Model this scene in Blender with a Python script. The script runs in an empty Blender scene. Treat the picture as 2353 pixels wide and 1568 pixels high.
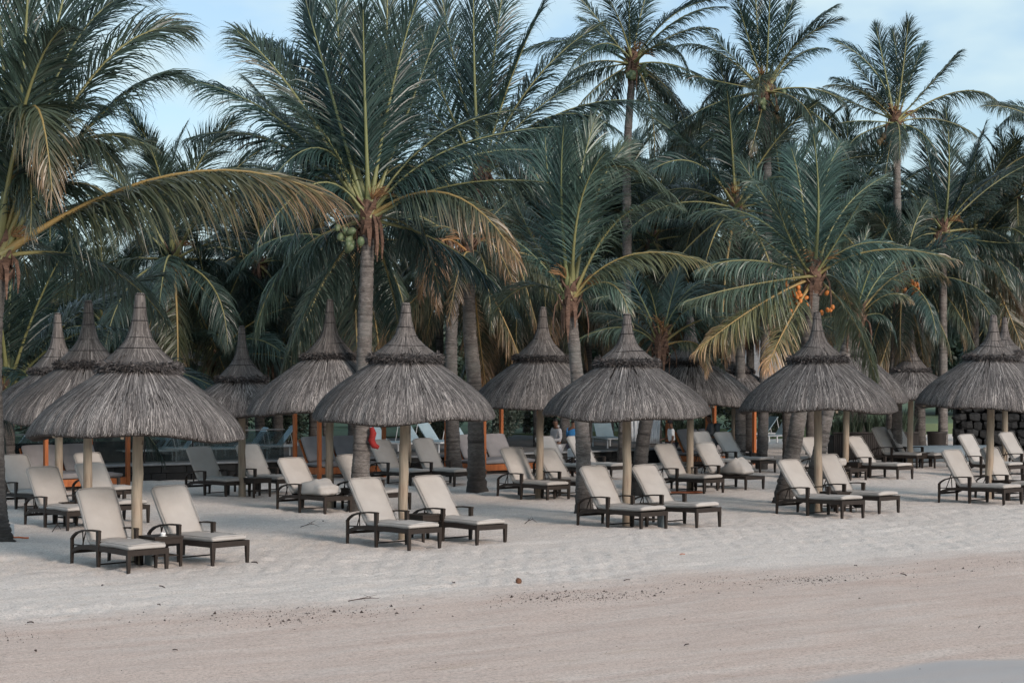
import bpy, math, random
import numpy as np
from mathutils import Vector, Matrix

R = math.radians
scene = bpy.context.scene
COL = scene.collection

# ------------------------------------------------------------------ camera, sky, sun, exposure
CAM_H = 3.25
cam_data = bpy.data.cameras.new("camera")
cam = bpy.data.objects.new("camera", cam_data)
COL.objects.link(cam)
cam.location = (0, 0, CAM_H)
cam.rotation_euler = (R(90), 0, 0)
cam_data.sensor_width = 36
cam_data.lens = 70
cam_data.shift_y = 0.01956
cam_data.clip_end = 3000
scene.camera = cam

SUN_EL, SUN_AZ = R(24), R(142)          # azimuth from +Y (view direction) towards +X (right)
world = bpy.data.worlds.new("World")
scene.world = world
world.use_nodes = True
wn, wl = world.node_tree.nodes, world.node_tree.links
wn.clear()
wo = wn.new('ShaderNodeOutputWorld')
bg = wn.new('ShaderNodeBackground')
sky = wn.new('ShaderNodeTexSky')
sky.sky_type = 'NISHITA'
sky.sun_disc = False
sky.sun_elevation = SUN_EL
sky.sun_rotation = SUN_AZ
sky.air_density = 1.0
sky.dust_density = 1.0
sky.ozone_density = 3.0
tc = wn.new('ShaderNodeTexCoord')
mp = wn.new('ShaderNodeMapping')
mp.inputs['Scale'].default_value = (2.2, 2.2, 5.0)
mp.inputs['Location'].default_value = (0.35, 0.0, 0.62)
nz = wn.new('ShaderNodeTexNoise')
nz.inputs['Scale'].default_value = 2.8
nz.inputs['Detail'].default_value = 5
nz.inputs['Roughness'].default_value = 0.5
cr = wn.new('ShaderNodeValToRGB')
cr.color_ramp.elements[0].position = 0.46
cr.color_ramp.elements[0].color = (0.30, 0.30, 0.30, 1)
cr.color_ramp.elements[1].position = 0.60
cr.color_ramp.elements[1].color = (0.95, 0.95, 0.95, 1)
mx = wn.new('ShaderNodeMix')
mx.data_type = 'RGBA'
mx.inputs[7].default_value = (4.35, 5.45, 5.85, 1)   # thin high cloud
wl.new(tc.outputs['Generated'], mp.inputs['Vector'])
wl.new(mp.outputs['Vector'], nz.inputs['Vector'])
wl.new(nz.outputs['Fac'], cr.inputs['Fac'])
wl.new(cr.outputs['Color'], mx.inputs[0])
wl.new(sky.outputs['Color'], mx.inputs[6])
wl.new(mx.outputs[2], bg.inputs['Color'])
bg.inputs['Strength'].default_value = 0.099
wl.new(bg.outputs['Background'], wo.inputs['Surface'])

sun_data = bpy.data.lights.new("sun", 'SUN')
sun_data.energy = 2.0
sun_data.angle = R(18)
sun_data.color = (1.0, 0.86, 0.76)
sun = bpy.data.objects.new("sun", sun_data)
COL.objects.link(sun)
sdir = Vector((math.sin(SUN_AZ) * math.cos(SUN_EL), math.cos(SUN_AZ) * math.cos(SUN_EL), math.sin(SUN_EL)))
sun.rotation_euler = sdir.to_track_quat('Z', 'Y').to_euler()
sun.location = (20, -20, 30)

scene.view_settings.view_transform = 'Standard'
scene.view_settings.look = 'None'
scene.view_settings.gamma = 1
scene.view_settings.use_curve_mapping = False
scene.view_settings.exposure = 0.70
scene.render.engine = 'CYCLES'
scene.cycles.max_bounces = 5
scene.cycles.diffuse_bounces = 2
scene.cycles.glossy_bounces = 2
scene.cycles.use_adaptive_sampling = True
scene.cycles.adaptive_threshold = 0.02
scene.cycles.transparent_max_bounces = 6
scene.cycles.use_denoising = True

# ------------------------------------------------------------------ helpers
F, CX, HY = 4573.0, 1176.0, 830.0
def ground(px, py, z=0.0):
    """world point on the level z seen at this place of the photograph (2352 wide)"""
    d = (CAM_H - z) * F / (py - HY)
    return np.array([(px - CX) * d / F, d, z])
def at(px, py, d):
    return np.array([(px - CX) * d / F, d, CAM_H - (py - HY) * d / F])
rng = np.random.default_rng(7)
random.seed(7)

def link(o, parent=None):
    COL.objects.link(o)
    if parent is not None:
        o.parent = parent
    return o
def tag(o, label=None, cat=None, group=None, kind=None):
    if label: o["label"] = label
    if cat: o["category"] = cat
    if group: o["group"] = group
    if kind: o["kind"] = kind
    return o
def empty(name, loc=(0, 0, 0), rz=0.0, label=None, cat=None, group=None):
    o = bpy.data.objects.new(name, None)
    o.empty_display_size = 0.1
    o.location = tuple(float(v) for v in loc)
    o.rotation_euler = (0, 0, rz)
    COL.objects.link(o)
    return tag(o, label, cat, group)
def copy_tree(o, parent=None):
    c = o.copy()
    COL.objects.link(c)
    c.parent = parent
    for ch in list(o.children):
        copy_tree(ch, c)
    return c

def np_mesh(name, V, quads=None, tris=None, mats=(), qmat=None, tmat=None, attrs=None, smooth=False):
    me = bpy.data.meshes.new(name)
    V = np.asarray(V, dtype=np.float32)
    nq = 0 if quads is None else len(quads)
    nt = 0 if tris is None else len(tris)
    me.vertices.add(len(V))
    me.vertices.foreach_set("co", V.ravel())
    parts, starts, mi = [], [], []
    if nq:
        parts.append(np.asarray(quads, dtype=np.int32).ravel())
        starts.append(np.arange(nq, dtype=np.int32) * 4)
        mi.append(np.zeros(nq, np.int32) if qmat is None else np.asarray(qmat, np.int32))
    if nt:
        parts.append(np.asarray(tris, dtype=np.int32).ravel())
        starts.append(nq * 4 + np.arange(nt, dtype=np.int32) * 3)
        mi.append(np.zeros(nt, np.int32) if tmat is None else np.asarray(tmat, np.int32))
    loops = np.concatenate(parts)
    me.loops.add(len(loops))
    me.loops.foreach_set("vertex_index", loops)
    me.polygons.add(nq + nt)
    me.polygons.foreach_set("loop_start", np.concatenate(starts))
    for m in mats:
        me.materials.append(m)
    if len(mats) > 1:
        me.polygons.foreach_set("material_index", np.concatenate(mi))
    if smooth:
        me.polygons.foreach_set("use_smooth", np.ones(nq + nt, dtype=bool))
    if attrs:
        for k, a in attrs.items():
            at_ = me.attributes.new(k, 'FLOAT', 'POINT')
            at_.data.foreach_set("value", np.asarray(a, dtype=np.float32))
    me.update(calc_edges=True)
    return me
def np_obj(name, me, parent=None, loc=None):
    o = bpy.data.objects.new(name, me)
    if loc is not None:
        o.location = tuple(float(v) for v in loc)
    return link(o, parent)

def unit(v):
    v = np.asarray(v, float)
    return v / (np.linalg.norm(v) + 1e-12)

class MB:
    """collects simple shapes into ONE mesh"""
    def __init__(s):
        s.v, s.f = [], []
    def add(s, vs, fs):
        b = len(s.v)
        s.v += [tuple(float(c) for c in p) for p in vs]
        s.f += [tuple(i + b for i in f) for f in fs]
        return s
    def box(s, c, size, rz=0.0, taper=1.0):
        cx, cy, cz = c
        a, b, h = size[0] / 2, size[1] / 2, size[2] / 2
        cs, sn = math.cos(rz), math.sin(rz)
        vs = []
        for z, k in ((-h, taper), (h, 1.0)):
            for x, y in ((-a, -b), (a, -b), (a, b), (-a, b)):
                x2, y2 = x * k, y * k
                vs.append((cx + x2 * cs - y2 * sn, cy + x2 * sn + y2 * cs, cz + z))
        return s.add(vs, [(3, 2, 1, 0), (4, 5, 6, 7), (0, 1, 5, 4), (1, 2, 6, 5), (2, 3, 7, 6), (3, 0, 4, 7)])
    def sweep(s, pts, ws, hs, side=(0, 1, 0)):
        """rectangular bar along a path; ws along 'side', hs across"""
        pts = [np.array(p, float) for p in pts]
        n = len(pts)
        if np.isscalar(ws): ws = [ws] * n
        if np.isscalar(hs): hs = [hs] * n
        sd = unit(side)
        vs, fs = [], []
        for i, p in enumerate(pts):
            t = unit(pts[min(i + 1, n - 1)] - pts[max(i - 1, 0)])
            b = unit(sd - np.dot(sd, t) * t)
            nn = np.cross(t, b)
            for u, w in ((-1, -1), (1, -1), (1, 1), (-1, 1)):
                vs.append(p + b * u * ws[i] / 2 + nn * w * hs[i] / 2)
        for i in range(n - 1):
            for k in range(4):
                k2 = (k + 1) % 4
                fs.append((i * 4 + k, i * 4 + k2, i * 4 + 4 + k2, i * 4 + 4 + k))
        fs += [(3, 2, 1, 0), tuple((n - 1) * 4 + k for k in range(4))]
        return s.add(vs, fs)
    def tube(s, pts, rad, sides=8, cap=True):
        pts = [np.array(p, float) for p in pts]
        n = len(pts)
        if np.isscalar(rad): rad = [rad] * n
        t0 = unit(pts[1] - pts[0])
        ref = np.array([0, 0, 1.0]) if abs(t0[2]) < 0.9 else np.array([1.0, 0, 0])
        vs, fs = [], []
        for i, p in enumerate(pts):
            t = unit(pts[min(i + 1, n - 1)] - pts[max(i - 1, 0)])
            b = unit(np.cross(t, ref)); c = np.cross(b, t)
            for k in range(sides):
                a = 2 * math.pi * k / sides
                vs.append(p + (b * math.cos(a) + c * math.sin(a)) * rad[i])
        for i in range(n - 1):
            for k in range(sides):
                k2 = (k + 1) % sides
                fs.append((i * sides + k, i * sides + k2, (i + 1) * sides + k2, (i + 1) * sides + k))
        if cap:
            fs += [tuple(reversed(range(sides))), tuple((n - 1) * sides + k for k in range(sides))]
        return s.add(vs, fs)
    def lathe(s, prof, sides=20, c=(0, 0, 0), cap=True):
        vs, fs = [], []
        n = len(prof)
        for r, z in prof:
            for k in range(sides):
                a = 2 * math.pi * k / sides
                vs.append((c[0] + r * math.cos(a), c[1] + r * math.sin(a), c[2] + z))
        for i in range(n - 1):
            for k in range(sides):
                k2 = (k + 1) % sides
                fs.append((i * sides + k, i * sides + k2, (i + 1) * sides + k2, (i + 1) * sides + k))
        if cap:
            fs += [tuple(reversed(range(sides))), tuple((n - 1) * sides + k for k in range(sides))]
        return s.add(vs, fs)
    def mesh(s, name, mat, smooth=False):
        me = bpy.data.meshes.new(name)
        me.from_pydata(s.v, [], s.f)
        me.materials.append(mat)
        if smooth:
            me.polygons.foreach_set("use_smooth", np.ones(len(me.polygons), dtype=bool))
        me.update()
        return me
    def build(s, name, mat, parent=None, smooth=False, loc=None):
        return np_obj(name, s.mesh(name, mat, smooth), parent, loc)

def auto_smooth(o, ang=40):
    o.data.polygons.foreach_set("use_smooth", np.ones(len(o.data.polygons), dtype=bool))
    o.data.set_sharp_from_angle(angle=R(ang))

def loft_cushion(L, W, T, rc=0.07, zf=None, wrinkle=0.0, seed=0, nx=26, crown=0.35):
    """soft pad along +x from 0 to L, width W, lying on z=zf(x)"""
    r = np.random.default_rng(seed)
    ph = r.uniform(0, 6.28, 12)
    xs = np.concatenate([[0, .012, .03, .06], np.linspace(.1, L - .1, nx - 8), [L - .06, L - .03, L - .012, L]])
    prof = []
    m = 9
    vs, fs = [], []
    for i, x in enumerate(xs):
        e = min(x, L - x)
        hw = W / 2
        if e < rc: hw = W / 2 - rc + math.sqrt(max(rc * rc - (rc - e) ** 2, 0))
        te = 1.0 if e > .05 else 0.45 + 0.55 * math.sqrt(max(1 - ((.05 - e) / .05) ** 2, 0))
        z0 = zf(x) if zf else 0.0
        ring = []
        ys = np.linspace(-1, 1, m)
        for y in ys:
            top = T * te * (1 - 0.30 * abs(y) ** 6) + crown * T * 0.35 * (1 - y * y)
            top += wrinkle * (math.sin(x * 23 + ph[0] + 2 * y) * .5 + math.sin(x * 11 + y * 3 + ph[1]) * .6 + math.sin(y * 5 + ph[2] + x * 6) * .4)
            ring.append((x, y * hw, z0 + top))
        edge = 0.5 * T * te
        ring.append((x, hw * 1.015, z0 + edge))
        for y in (1, 0, -1):
            ring.append((x, y * hw * .97, z0 + T * (1 - te) * .5))
        ring.append((x, -hw * 1.015, z0 + edge))
        vs += ring
    k = m + 5
    n = len(xs)
    for i in range(n - 1):
        for j in range(k):
            j2 = (j + 1) % k
            fs.append((i * k + j, (i + 1) * k + j, (i + 1) * k + j2, i * k + j2))
    fs.append(tuple(range(k)))
    fs.append(tuple((n - 1) * k + j for j in reversed(range(k))))
    return vs, fs

# ------------------------------------------------------------------ materials
def mat_new(name):
    m = bpy.data.materials.new(name)
    m.use_nodes = True
    nt = m.node_tree
    b = nt.nodes.get('Principled BSDF')
    return m, nt.nodes, nt.links, b
def ramp(N, pos_cols, interp='LINEAR'):
    r = N.new('ShaderNodeValToRGB')
    e = r.color_ramp.elements
    while len(e) < len(pos_cols): e.new(0.5)
    for i, (p, c) in enumerate(pos_cols):
        e[i].position = p
        e[i].color = (*c, 1)
    return r
def noise(N, Lk, scale, detail=4, rough=0.55, vec=None, coord='Object', mscale=None):
    n = N.new('ShaderNodeTexNoise')
    n.inputs['Scale'].default_value = scale
    n.inputs['Detail'].default_value = detail
    n.inputs['Roughness'].default_value = rough
    if vec is None:
        t = N.new('ShaderNodeTexCoord')
        vec = t.outputs[coord]
    if mscale is not None:
        q = N.new('ShaderNodeMapping')
        q.inputs['Scale'].default_value = mscale
        Lk.new(vec, q.inputs['Vector'])
        vec = q.outputs['Vector']
    Lk.new(vec, n.inputs['Vector'])
    return n
def bump(N, Lk, b, src, strength, dist=0.02):
    k = N.new('ShaderNodeBump')
    k.inputs['Strength'].default_value = strength
    k.inputs['Distance'].default_value = dist
    Lk.new(src, k.inputs['Height'])
    Lk.new(k.outputs['Normal'], b.inputs['Normal'])
def mixc(N, Lk, fac, a, b, blend='MIX'):
    m = N.new('ShaderNodeMix')
    m.data_type = 'RGBA'
    m.blend_type = blend
    for sock, val in ((0, fac), (6, a), (7, b)):
        if isinstance(val, (int, float)): m.inputs[sock].default_value = val
        elif isinstance(val, tuple): m.inputs[sock].default_value = (*val, 1)
        else: Lk.new(val, m.inputs[sock])
    return m.outputs[2]
def mth(N, Lk, op, a, b=None, clamp=False):
    m = N.new('ShaderNodeMath')
    m.operation = op
    m.use_clamp = clamp
    for i, v in enumerate((a, b)):
        if v is None: continue
        if isinstance(v, (int, float)): m.inputs[i].default_value = v
        else: Lk.new(v, m.inputs[i])
    return m.outputs[0]
def attr(N, name):
    a = N.new('ShaderNodeAttribute')
    a.attribute_name = name
    return a.outputs['Fac']
def simple(name, c1, c2, scale=6, rough=0.7, bmp=0.2, bscale=None, mscale=None, dist=0.01, spec=0.3, rnd=0.0):
    m, N, Lk, b = mat_new(name)
    n = noise(N, Lk, scale, 5, 0.6, mscale=mscale)
    r = ramp(N, [(0.3, c1), (0.7, c2)])
    Lk.new(n.outputs['Fac'], r.inputs['Fac'])
    out = r.outputs['Color']
    if rnd:
        oi = N.new('ShaderNodeObjectInfo')
        hs = N.new('ShaderNodeHueSaturation')
        Lk.new(out, hs.inputs['Color'])
        v = mth(N, Lk, 'MULTIPLY_ADD', oi.outputs['Random'], rnd)
        v.node.inputs[2].default_value = 1 - rnd / 2
        Lk.new(v, hs.inputs['Value'])
        out = hs.outputs['Color']
    Lk.new(out, b.inputs['Base Color'])
    b.inputs['Roughness'].default_value = rough
    b.inputs['Specular IOR Level'].default_value = spec
    if bmp:
        n2 = n if bscale is None else noise(N, Lk, bscale, 4, 0.6, mscale=mscale)
        bump(N, Lk, b, n2.outputs['Fac'], bmp, dist)
    return m

M = {}
# wicker: dark brown weave
def wicker():
    m, N, Lk, b = mat_new("wicker")
    t = N.new('ShaderNodeTexCoord')
    w = N.new('ShaderNodeTexWave'); w.inputs['Scale'].default_value = 28; w.inputs['Distortion'].default_value = 1.5
    w.bands_direction = 'X'
    w2 = N.new('ShaderNodeTexWave'); w2.inputs['Scale'].default_value = 28; w2.bands_direction = 'Z'
    Lk.new(t.outputs['Object'], w.inputs['Vector']); Lk.new(t.outputs['Object'], w2.inputs['Vector'])
    s = mth(N, Lk, 'MULTIPLY', w.outputs['Fac'], w2.outputs['Fac'])
    n = noise(N, Lk, 9)
    r = ramp(N, [(0.0, (0.013, 0.009, 0.007)), (1.0, (0.046, 0.034, 0.028))])
    Lk.new(mth(N, Lk, 'MULTIPLY_ADD', s, 0.6), r.inputs['Fac'])
    r.inputs['Fac'].links[0].from_node.inputs[2].default_value = 0.15
    Lk.new(mixc(N, Lk, n.outputs['Fac'], r.outputs['Color'], (0.036, 0.027, 0.022)), b.inputs['Base Color'])
    b.inputs['Roughness'].default_value = 0.55
    b.inputs['Specular IOR Level'].default_value = 0.25
    bump(N, Lk, b, s, 0.5, 0.006)
    return m
M['wicker'] = wicker()
def fabric(name, c1, c2, rough=0.9):
    m, N, Lk, b = mat_new(name)
    n = noise(N, Lk, 3.2, 4)
    n2 = noise(N, Lk, 260, 2)
    r = ramp(N, [(0.25, c1), (0.75, c2)])
    Lk.new(n.outputs['Fac'], r.inputs['Fac'])
    oi = N.new('ShaderNodeObjectInfo')
    v = mth(N, Lk, 'MULTIPLY_ADD', oi.outputs['Random'], 0.14); v.node.inputs[2].default_value = 0.92
    hs = N.new('ShaderNodeHueSaturation'); Lk.new(r.outputs['Color'], hs.inputs['Color']); Lk.new(v, hs.inputs['Value'])
    Lk.new(hs.outputs['Color'], b.inputs['Base Color'])
    b.inputs['Roughness'].default_value = rough
    b.inputs['Specular IOR Level'].default_value = 0.15
    n3 = noise(N, Lk, 7, 4, 0.6, mscale=(1, 2.5, 1))
    s = mth(N, Lk, 'MULTIPLY_ADD', n2.outputs['Fac'], 0.12)
    Lk.new(n3.outputs['Fac'], s.node.inputs[2])
    bump(N, Lk, b, s, 0.35, 0.02)
    return m
M['cushion'] = fabric("cushion_fabric", (0.36, 0.337, 0.315), (0.42, 0.398, 0.376))
M['cushion_grey'] = fabric("cushion_grey", (0.19, 0.185, 0.19), (0.25, 0.24, 0.245))
M['sling'] = fabric("sling_blue", (0.26, 0.36, 0.42), (0.33, 0.43, 0.48))
M['mat_blue'] = fabric("mat_blue_grey", (0.13, 0.165, 0.19), (0.17, 0.205, 0.23))
M['white_cloth'] = fabric("white_cloth", (0.62, 0.64, 0.66), (0.72, 0.74, 0.76))
M['white_metal'] = simple("white_metal", (0.55, 0.58, 0.6), (0.65, 0.67, 0.68), rough=0.45, bmp=0)
M['orange_wood'] = simple("orange_wood", (0.27, 0.078, 0.026), (0.43, 0.145, 0.05), 5, 0.55, 0.2, mscale=(6, 6, .6), rnd=0.15)
def pole_wood():
    m, N, Lk, b = mat_new("pole_wood")
    n = noise(N, Lk, 7, 6, 0.6, mscale=(4, 4, .35))
    n2 = noise(N, Lk, 1.6, 4, 0.6)
    k = noise(N, Lk, 5.5, 2, 0.5, mscale=(1, 1, .8))
    r = ramp(N, [(0.2, (0.15, 0.112, 0.080)), (0.55, (0.30, 0.235, 0.176)), (0.85, (0.39, 0.315, 0.245))])
    Lk.new(n.outputs['Fac'], r.inputs['Fac'])
    r2 = ramp(N, [(0.40, (0.0, 0, 0)), (0.65, (1, 1, 1))]); Lk.new(n2.outputs['Fac'], r2.inputs['Fac'])
    c = mixc(N, Lk, mth(N, Lk, 'MULTIPLY', r2.outputs['Color'], 0.55), r.outputs['Color'], (0.26, 0.25, 0.20))
    r3 = ramp(N, [(0.70, (0, 0, 0)), (0.78, (1, 1, 1))]); Lk.new(k.outputs['Fac'], r3.inputs['Fac'])
    c = mixc(N, Lk, r3.outputs['Color'], c, (0.08, 0.05, 0.035))
    oi = N.new('ShaderNodeObjectInfo')
    v = mth(N, Lk, 'MULTIPLY_ADD', oi.outputs['Random'], 0.25); v.node.inputs[2].default_value = 0.85
    hs = N.new('ShaderNodeHueSaturation'); Lk.new(c, hs.inputs['Color']); Lk.new(v, hs.inputs['Value'])
    Lk.new(hs.outputs['Color'], b.inputs['Base Color'])
    b.inputs['Roughness'].default_value = 0.8
    bump(N, Lk, b, n.outputs['Fac'], 0.35, 0.01)
    return m
M['pole'] = pole_wood()
def thatch(name, cols, rough=0.85, use_rnd=True):
    m, N, Lk, b = mat_new(name)
    n = noise(N, Lk, 1.7, 4, 0.6)
    if use_rnd:
        f = mth(N, Lk, 'MULTIPLY_ADD', attr(N, 'rnd'), 0.72)
        sub = mth(N, Lk, 'MULTIPLY', n.outputs['Fac'], 0.36)
        Lk.new(sub, f.node.inputs[2])
    else:
        n2 = noise(N, Lk, 26, 4, 0.7)
        f = mth(N, Lk, 'MULTIPLY_ADD', n2.outputs['Fac'], 0.9)
        sub = mth(N, Lk, 'MULTIPLY', n.outputs['Fac'], 0.25)
        Lk.new(sub, f.node.inputs[2])
    r = ramp(N, cols)
    Lk.new(f, r.inputs['Fac'])
    oi = N.new('ShaderNodeObjectInfo')
    v = mth(N, Lk, 'MULTIPLY_ADD', oi.outputs['Random'], 0.22); v.node.inputs[2].default_value = 0.88
    hs = N.new('ShaderNodeHueSaturation'); Lk.new(r.outputs['Color'], hs.inputs['Color']); Lk.new(v, hs.inputs['Value'])
    Lk.new(hs.outputs['Color'], b.inputs['Base Color'])
    b.inputs['Roughness'].default_value = rough
    b.inputs['Specular IOR Level'].default_value = 0.2
    return m
M['straw'] = thatch("straw", [(0.0, (0.024, 0.021, 0.021)), (0.33, (0.080, 0.073, 0.071)), (0.64, (0.185, 0.170, 0.164)), (0.92, (0.46, 0.425, 0.40))])
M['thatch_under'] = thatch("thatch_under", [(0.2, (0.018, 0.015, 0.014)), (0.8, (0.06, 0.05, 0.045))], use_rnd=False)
M['straw_dark'] = thatch("straw_dark", [(0.0, (0.014, 0.012, 0.013)), (0.45, (0.055, 0.050, 0.050)), (0.85, (0.125, 0.114, 0.110)), (1.0, (0.21, 0.19, 0.185))])
M['finial'] = thatch("finial_straw", [(0.0, (0.036, 0.032, 0.030)), (0.4, (0.105, 0.094, 0.089)), (0.75, (0.195, 0.175, 0.164)), (0.95, (0.33, 0.30, 0.28))])
M['wire'] = simple("wire", (0.012, 0.011, 0.012), (0.02, 0.018, 0.018), rough=0.6, bmp=0)

def leaf_mat(name, dark, light, trans=0.25, rough=0.34):
    """object colour: R = how brown, G = how yellow, B = brightness"""
    m, N, Lk, b = mat_new(name)
    oi = N.new('ShaderNodeObjectInfo')
    sp = N.new('ShaderNodeSeparateColor'); Lk.new(oi.outputs['Color'], sp.inputs['Color'])
    rn, tl, ul = attr(N, 'rnd'), attr(N, 'tl'), attr(N, 'ul')
    base = mixc(N, Lk, rn, dark, light)
    ye = mth(N, Lk, 'MULTIPLY', sp.outputs['Green'], mth(N, Lk, 'MULTIPLY_ADD', tl, 0.6), True)
    ye.node.inputs[1].links[0].from_node.inputs[2].default_value = 0.4
    c = mixc(N, Lk, ye, base, (0.135, 0.118, 0.040))
    # browning starts at frond tip and leaflet tips
    e = mth(N, Lk, 'ADD', mth(N, Lk, 'MULTIPLY', tl, 0.75), mth(N, Lk, 'MULTIPLY', ul, 0.35))
    e = mth(N, Lk, 'ADD', e, mth(N, Lk, 'MULTIPLY', rn, 0.35))
    e = mth(N, Lk, 'ADD', e, mth(N, Lk, 'MULTIPLY', sp.outputs['Red'], 1.9))
    e = mth(N, Lk, 'SUBTRACT', e, 1.55)
    e = mth(N, Lk, 'MULTIPLY', e, 2.2, True)
    brown = mixc(N, Lk, rn, (0.17, 0.082, 0.032), (0.33, 0.205, 0.115))
    c = mixc(N, Lk, e, c, brown)
    hs = N.new('ShaderNodeHueSaturation'); Lk.new(c, hs.inputs['Color'])
    Lk.new(mth(N, Lk, 'MULTIPLY', sp.outputs['Blue'], 1.0), hs.inputs['Value'])
    Lk.new(hs.outputs['Color'], b.inputs['Base Color'])
    b.inputs['Roughness'].default_value = rough
    b.inputs['Specular IOR Level'].default_value = 0.5
    tr = N.new('ShaderNodeBsdfTranslucent'); Lk.new(hs.outputs['Color'], tr.inputs['Color'])
    ms = N.new('ShaderNodeMixShader'); ms.inputs['Fac'].default_value = trans
    out = N['Material Output']
    Lk.new(b.outputs['BSDF'], ms.inputs[1]); Lk.new(tr.outputs['BSDF'], ms.inputs[2])
    Lk.new(ms.outputs['Shader'], out.inputs['Surface'])
    return m
M['leaflet'] = leaf_mat("palm_leaflet", (0.007, 0.026, 0.026), (0.056, 0.106, 0.092))  # leaf variation, widened so the colour also carries shadow and highlight contrast
def rachis_mat():
    m, N, Lk, b = mat_new("palm_rachis")
    oi = N.new('ShaderNodeObjectInfo')
    sp = N.new('ShaderNodeSeparateColor'); Lk.new(oi.outputs['Color'], sp.inputs['Color'])
    c = mixc(N, Lk, sp.outputs['Green'], (0.17, 0.20, 0.088), (0.30, 0.235, 0.085))
    c = mixc(N, Lk, sp.outputs['Red'], c, (0.32, 0.155, 0.05))
    Lk.new(c, b.inputs['Base Color'])
    b.inputs['Roughness'].default_value = 0.5
    return m
M['rachis'] = rachis_mat()
def trunk_mat():
    m, N, Lk, b = mat_new("palm_trunk")
    t = N.new('ShaderNodeTexCoord')
    n = noise(N, Lk, 3.0, 6, 0.65, vec=t.outputs['Object'])
    n2 = noise(N, Lk, 1.1, 4, 0.6, vec=t.outputs['Object'])
    st = noise(N, Lk, 10, 5, 0.7, vec=t.outputs['Object'], mscale=(1.0, 1.0, 3.5))
    ring = attr(N, 'ring')
    r = ramp(N, [(0.34, (0.052, 0.044, 0.040)), (0.5, (0.17, 0.15, 0.138)), (0.68, (0.34, 0.31, 0.29))])
    f = mth(N, Lk, 'MULTIPLY_ADD', st.outputs['Fac'], 0.6)
    Lk.new(mth(N, Lk, 'MULTIPLY', n.outputs['Fac'], 0.45), f.node.inputs[2])
    Lk.new(f, r.inputs['Fac'])
    brk = ramp(N, [(0.32, (0.25, 0.25, 0.25)), (0.55, (1, 1, 1))]); Lk.new(st.outputs['Fac'], brk.inputs['Fac'])
    c = mixc(N, Lk, mth(N, Lk, 'MULTIPLY', ring, brk.outputs['Color'], True), r.outputs['Color'], (0.026, 0.021, 0.019))
    r2 = ramp(N, [(0.5, (0, 0, 0)), (0.62, (1, 1, 1))]); Lk.new(n2.outputs['Fac'], r2.inputs['Fac'])
    c = mixc(N, Lk, mth(N, Lk, 'MULTIPLY', r2.outputs['Color'], 0.45), c, (0.22, 0.225, 0.21))
    # rough dark fibrous root collar
    c = mixc(N, Lk, mth(N, Lk, 'MULTIPLY', attr(N, 'foot'), 0.8), c, (0.035, 0.028, 0.024))
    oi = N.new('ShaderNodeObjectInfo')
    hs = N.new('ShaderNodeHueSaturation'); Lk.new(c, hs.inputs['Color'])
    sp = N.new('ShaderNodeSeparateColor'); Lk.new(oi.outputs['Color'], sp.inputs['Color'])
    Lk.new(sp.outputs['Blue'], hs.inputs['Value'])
    Lk.new(hs.outputs['Color'], b.inputs['Base Color'])
    b.inputs['Roughness'].default_value = 0.85
    bump(N, Lk, b, f, 0.9, 0.05)
    return m
M['trunk'] = trunk_mat()
M['fibre'] = simple("palm_fibre", (0.055, 0.032, 0.024), (0.19, 0.115, 0.082), 7, 0.85, 0.5, mscale=(1, 1, 3), dist=0.03)
M['coco_green'] = simple("coconut_green", (0.07, 0.115, 0.065), (0.14, 0.165, 0.085), 5, 0.45, 0.1, rnd=0.3)
M['coco_orange'] = simple("coconut_orange", (0.40, 0.115, 0.022), (0.50, 0.19, 0.05), 5, 0.45, 0.1, rnd=0.3)
M['coco_brown'] = simple("coconut_brown", (0.10, 0.075, 0.045), (0.2, 0.15, 0.08), 5, 0.6, 0.1, rnd=0.3)
M['stalk'] = simple("flower_stalk", (0.20, 0.10, 0.05), (0.32, 0.19, 0.09), 5, 0.7, 0.1)

# ------------------------------------------------------------------ ground: one sand sheet out to the horizon
SH = 0.70                                   # the shore runs along (1, SH): n = y - SH*x is constant along it
def value_noise(x, y, seed):
    r = np.random.default_rng(seed)
    tab = r.random((256, 256))
    xi, yi = np.floor(x).astype(int), np.floor(y).astype(int)
    fx, fy = x - xi, y - yi
    fx, fy = fx * fx * (3 - 2 * fx), fy * fy * (3 - 2 * fy)
    g = lambda a, b: tab[a % 256, b % 256]
    return (g(xi, yi) * (1 - fx) + g(xi + 1, yi) * fx) * (1 - fy) + (g(xi, yi + 1) * (1 - fx) + g(xi + 1, yi + 1) * fx) * fy
def sand_fields(X, Y):
    k = math.hypot(1, SH)
    n = (Y - SH * X)
    u = (X + SH * Y) / k
    border = 28.6 + 1.1 * (value_noise(u * .35, n * 0 + 3, 1) - .5) + .5 * (value_noise(u * 1.3, n * 0 + 8, 2) - .5)
    dry = np.clip((n - border) / 1.8 + .5, 0, 1)
    wet = np.clip((18.25 + .7 * (value_noise(u * .8, n * 0 + 5, 3) - .5) - n) / .22, 0, 1)
    return n, u, dry, wet
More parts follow.
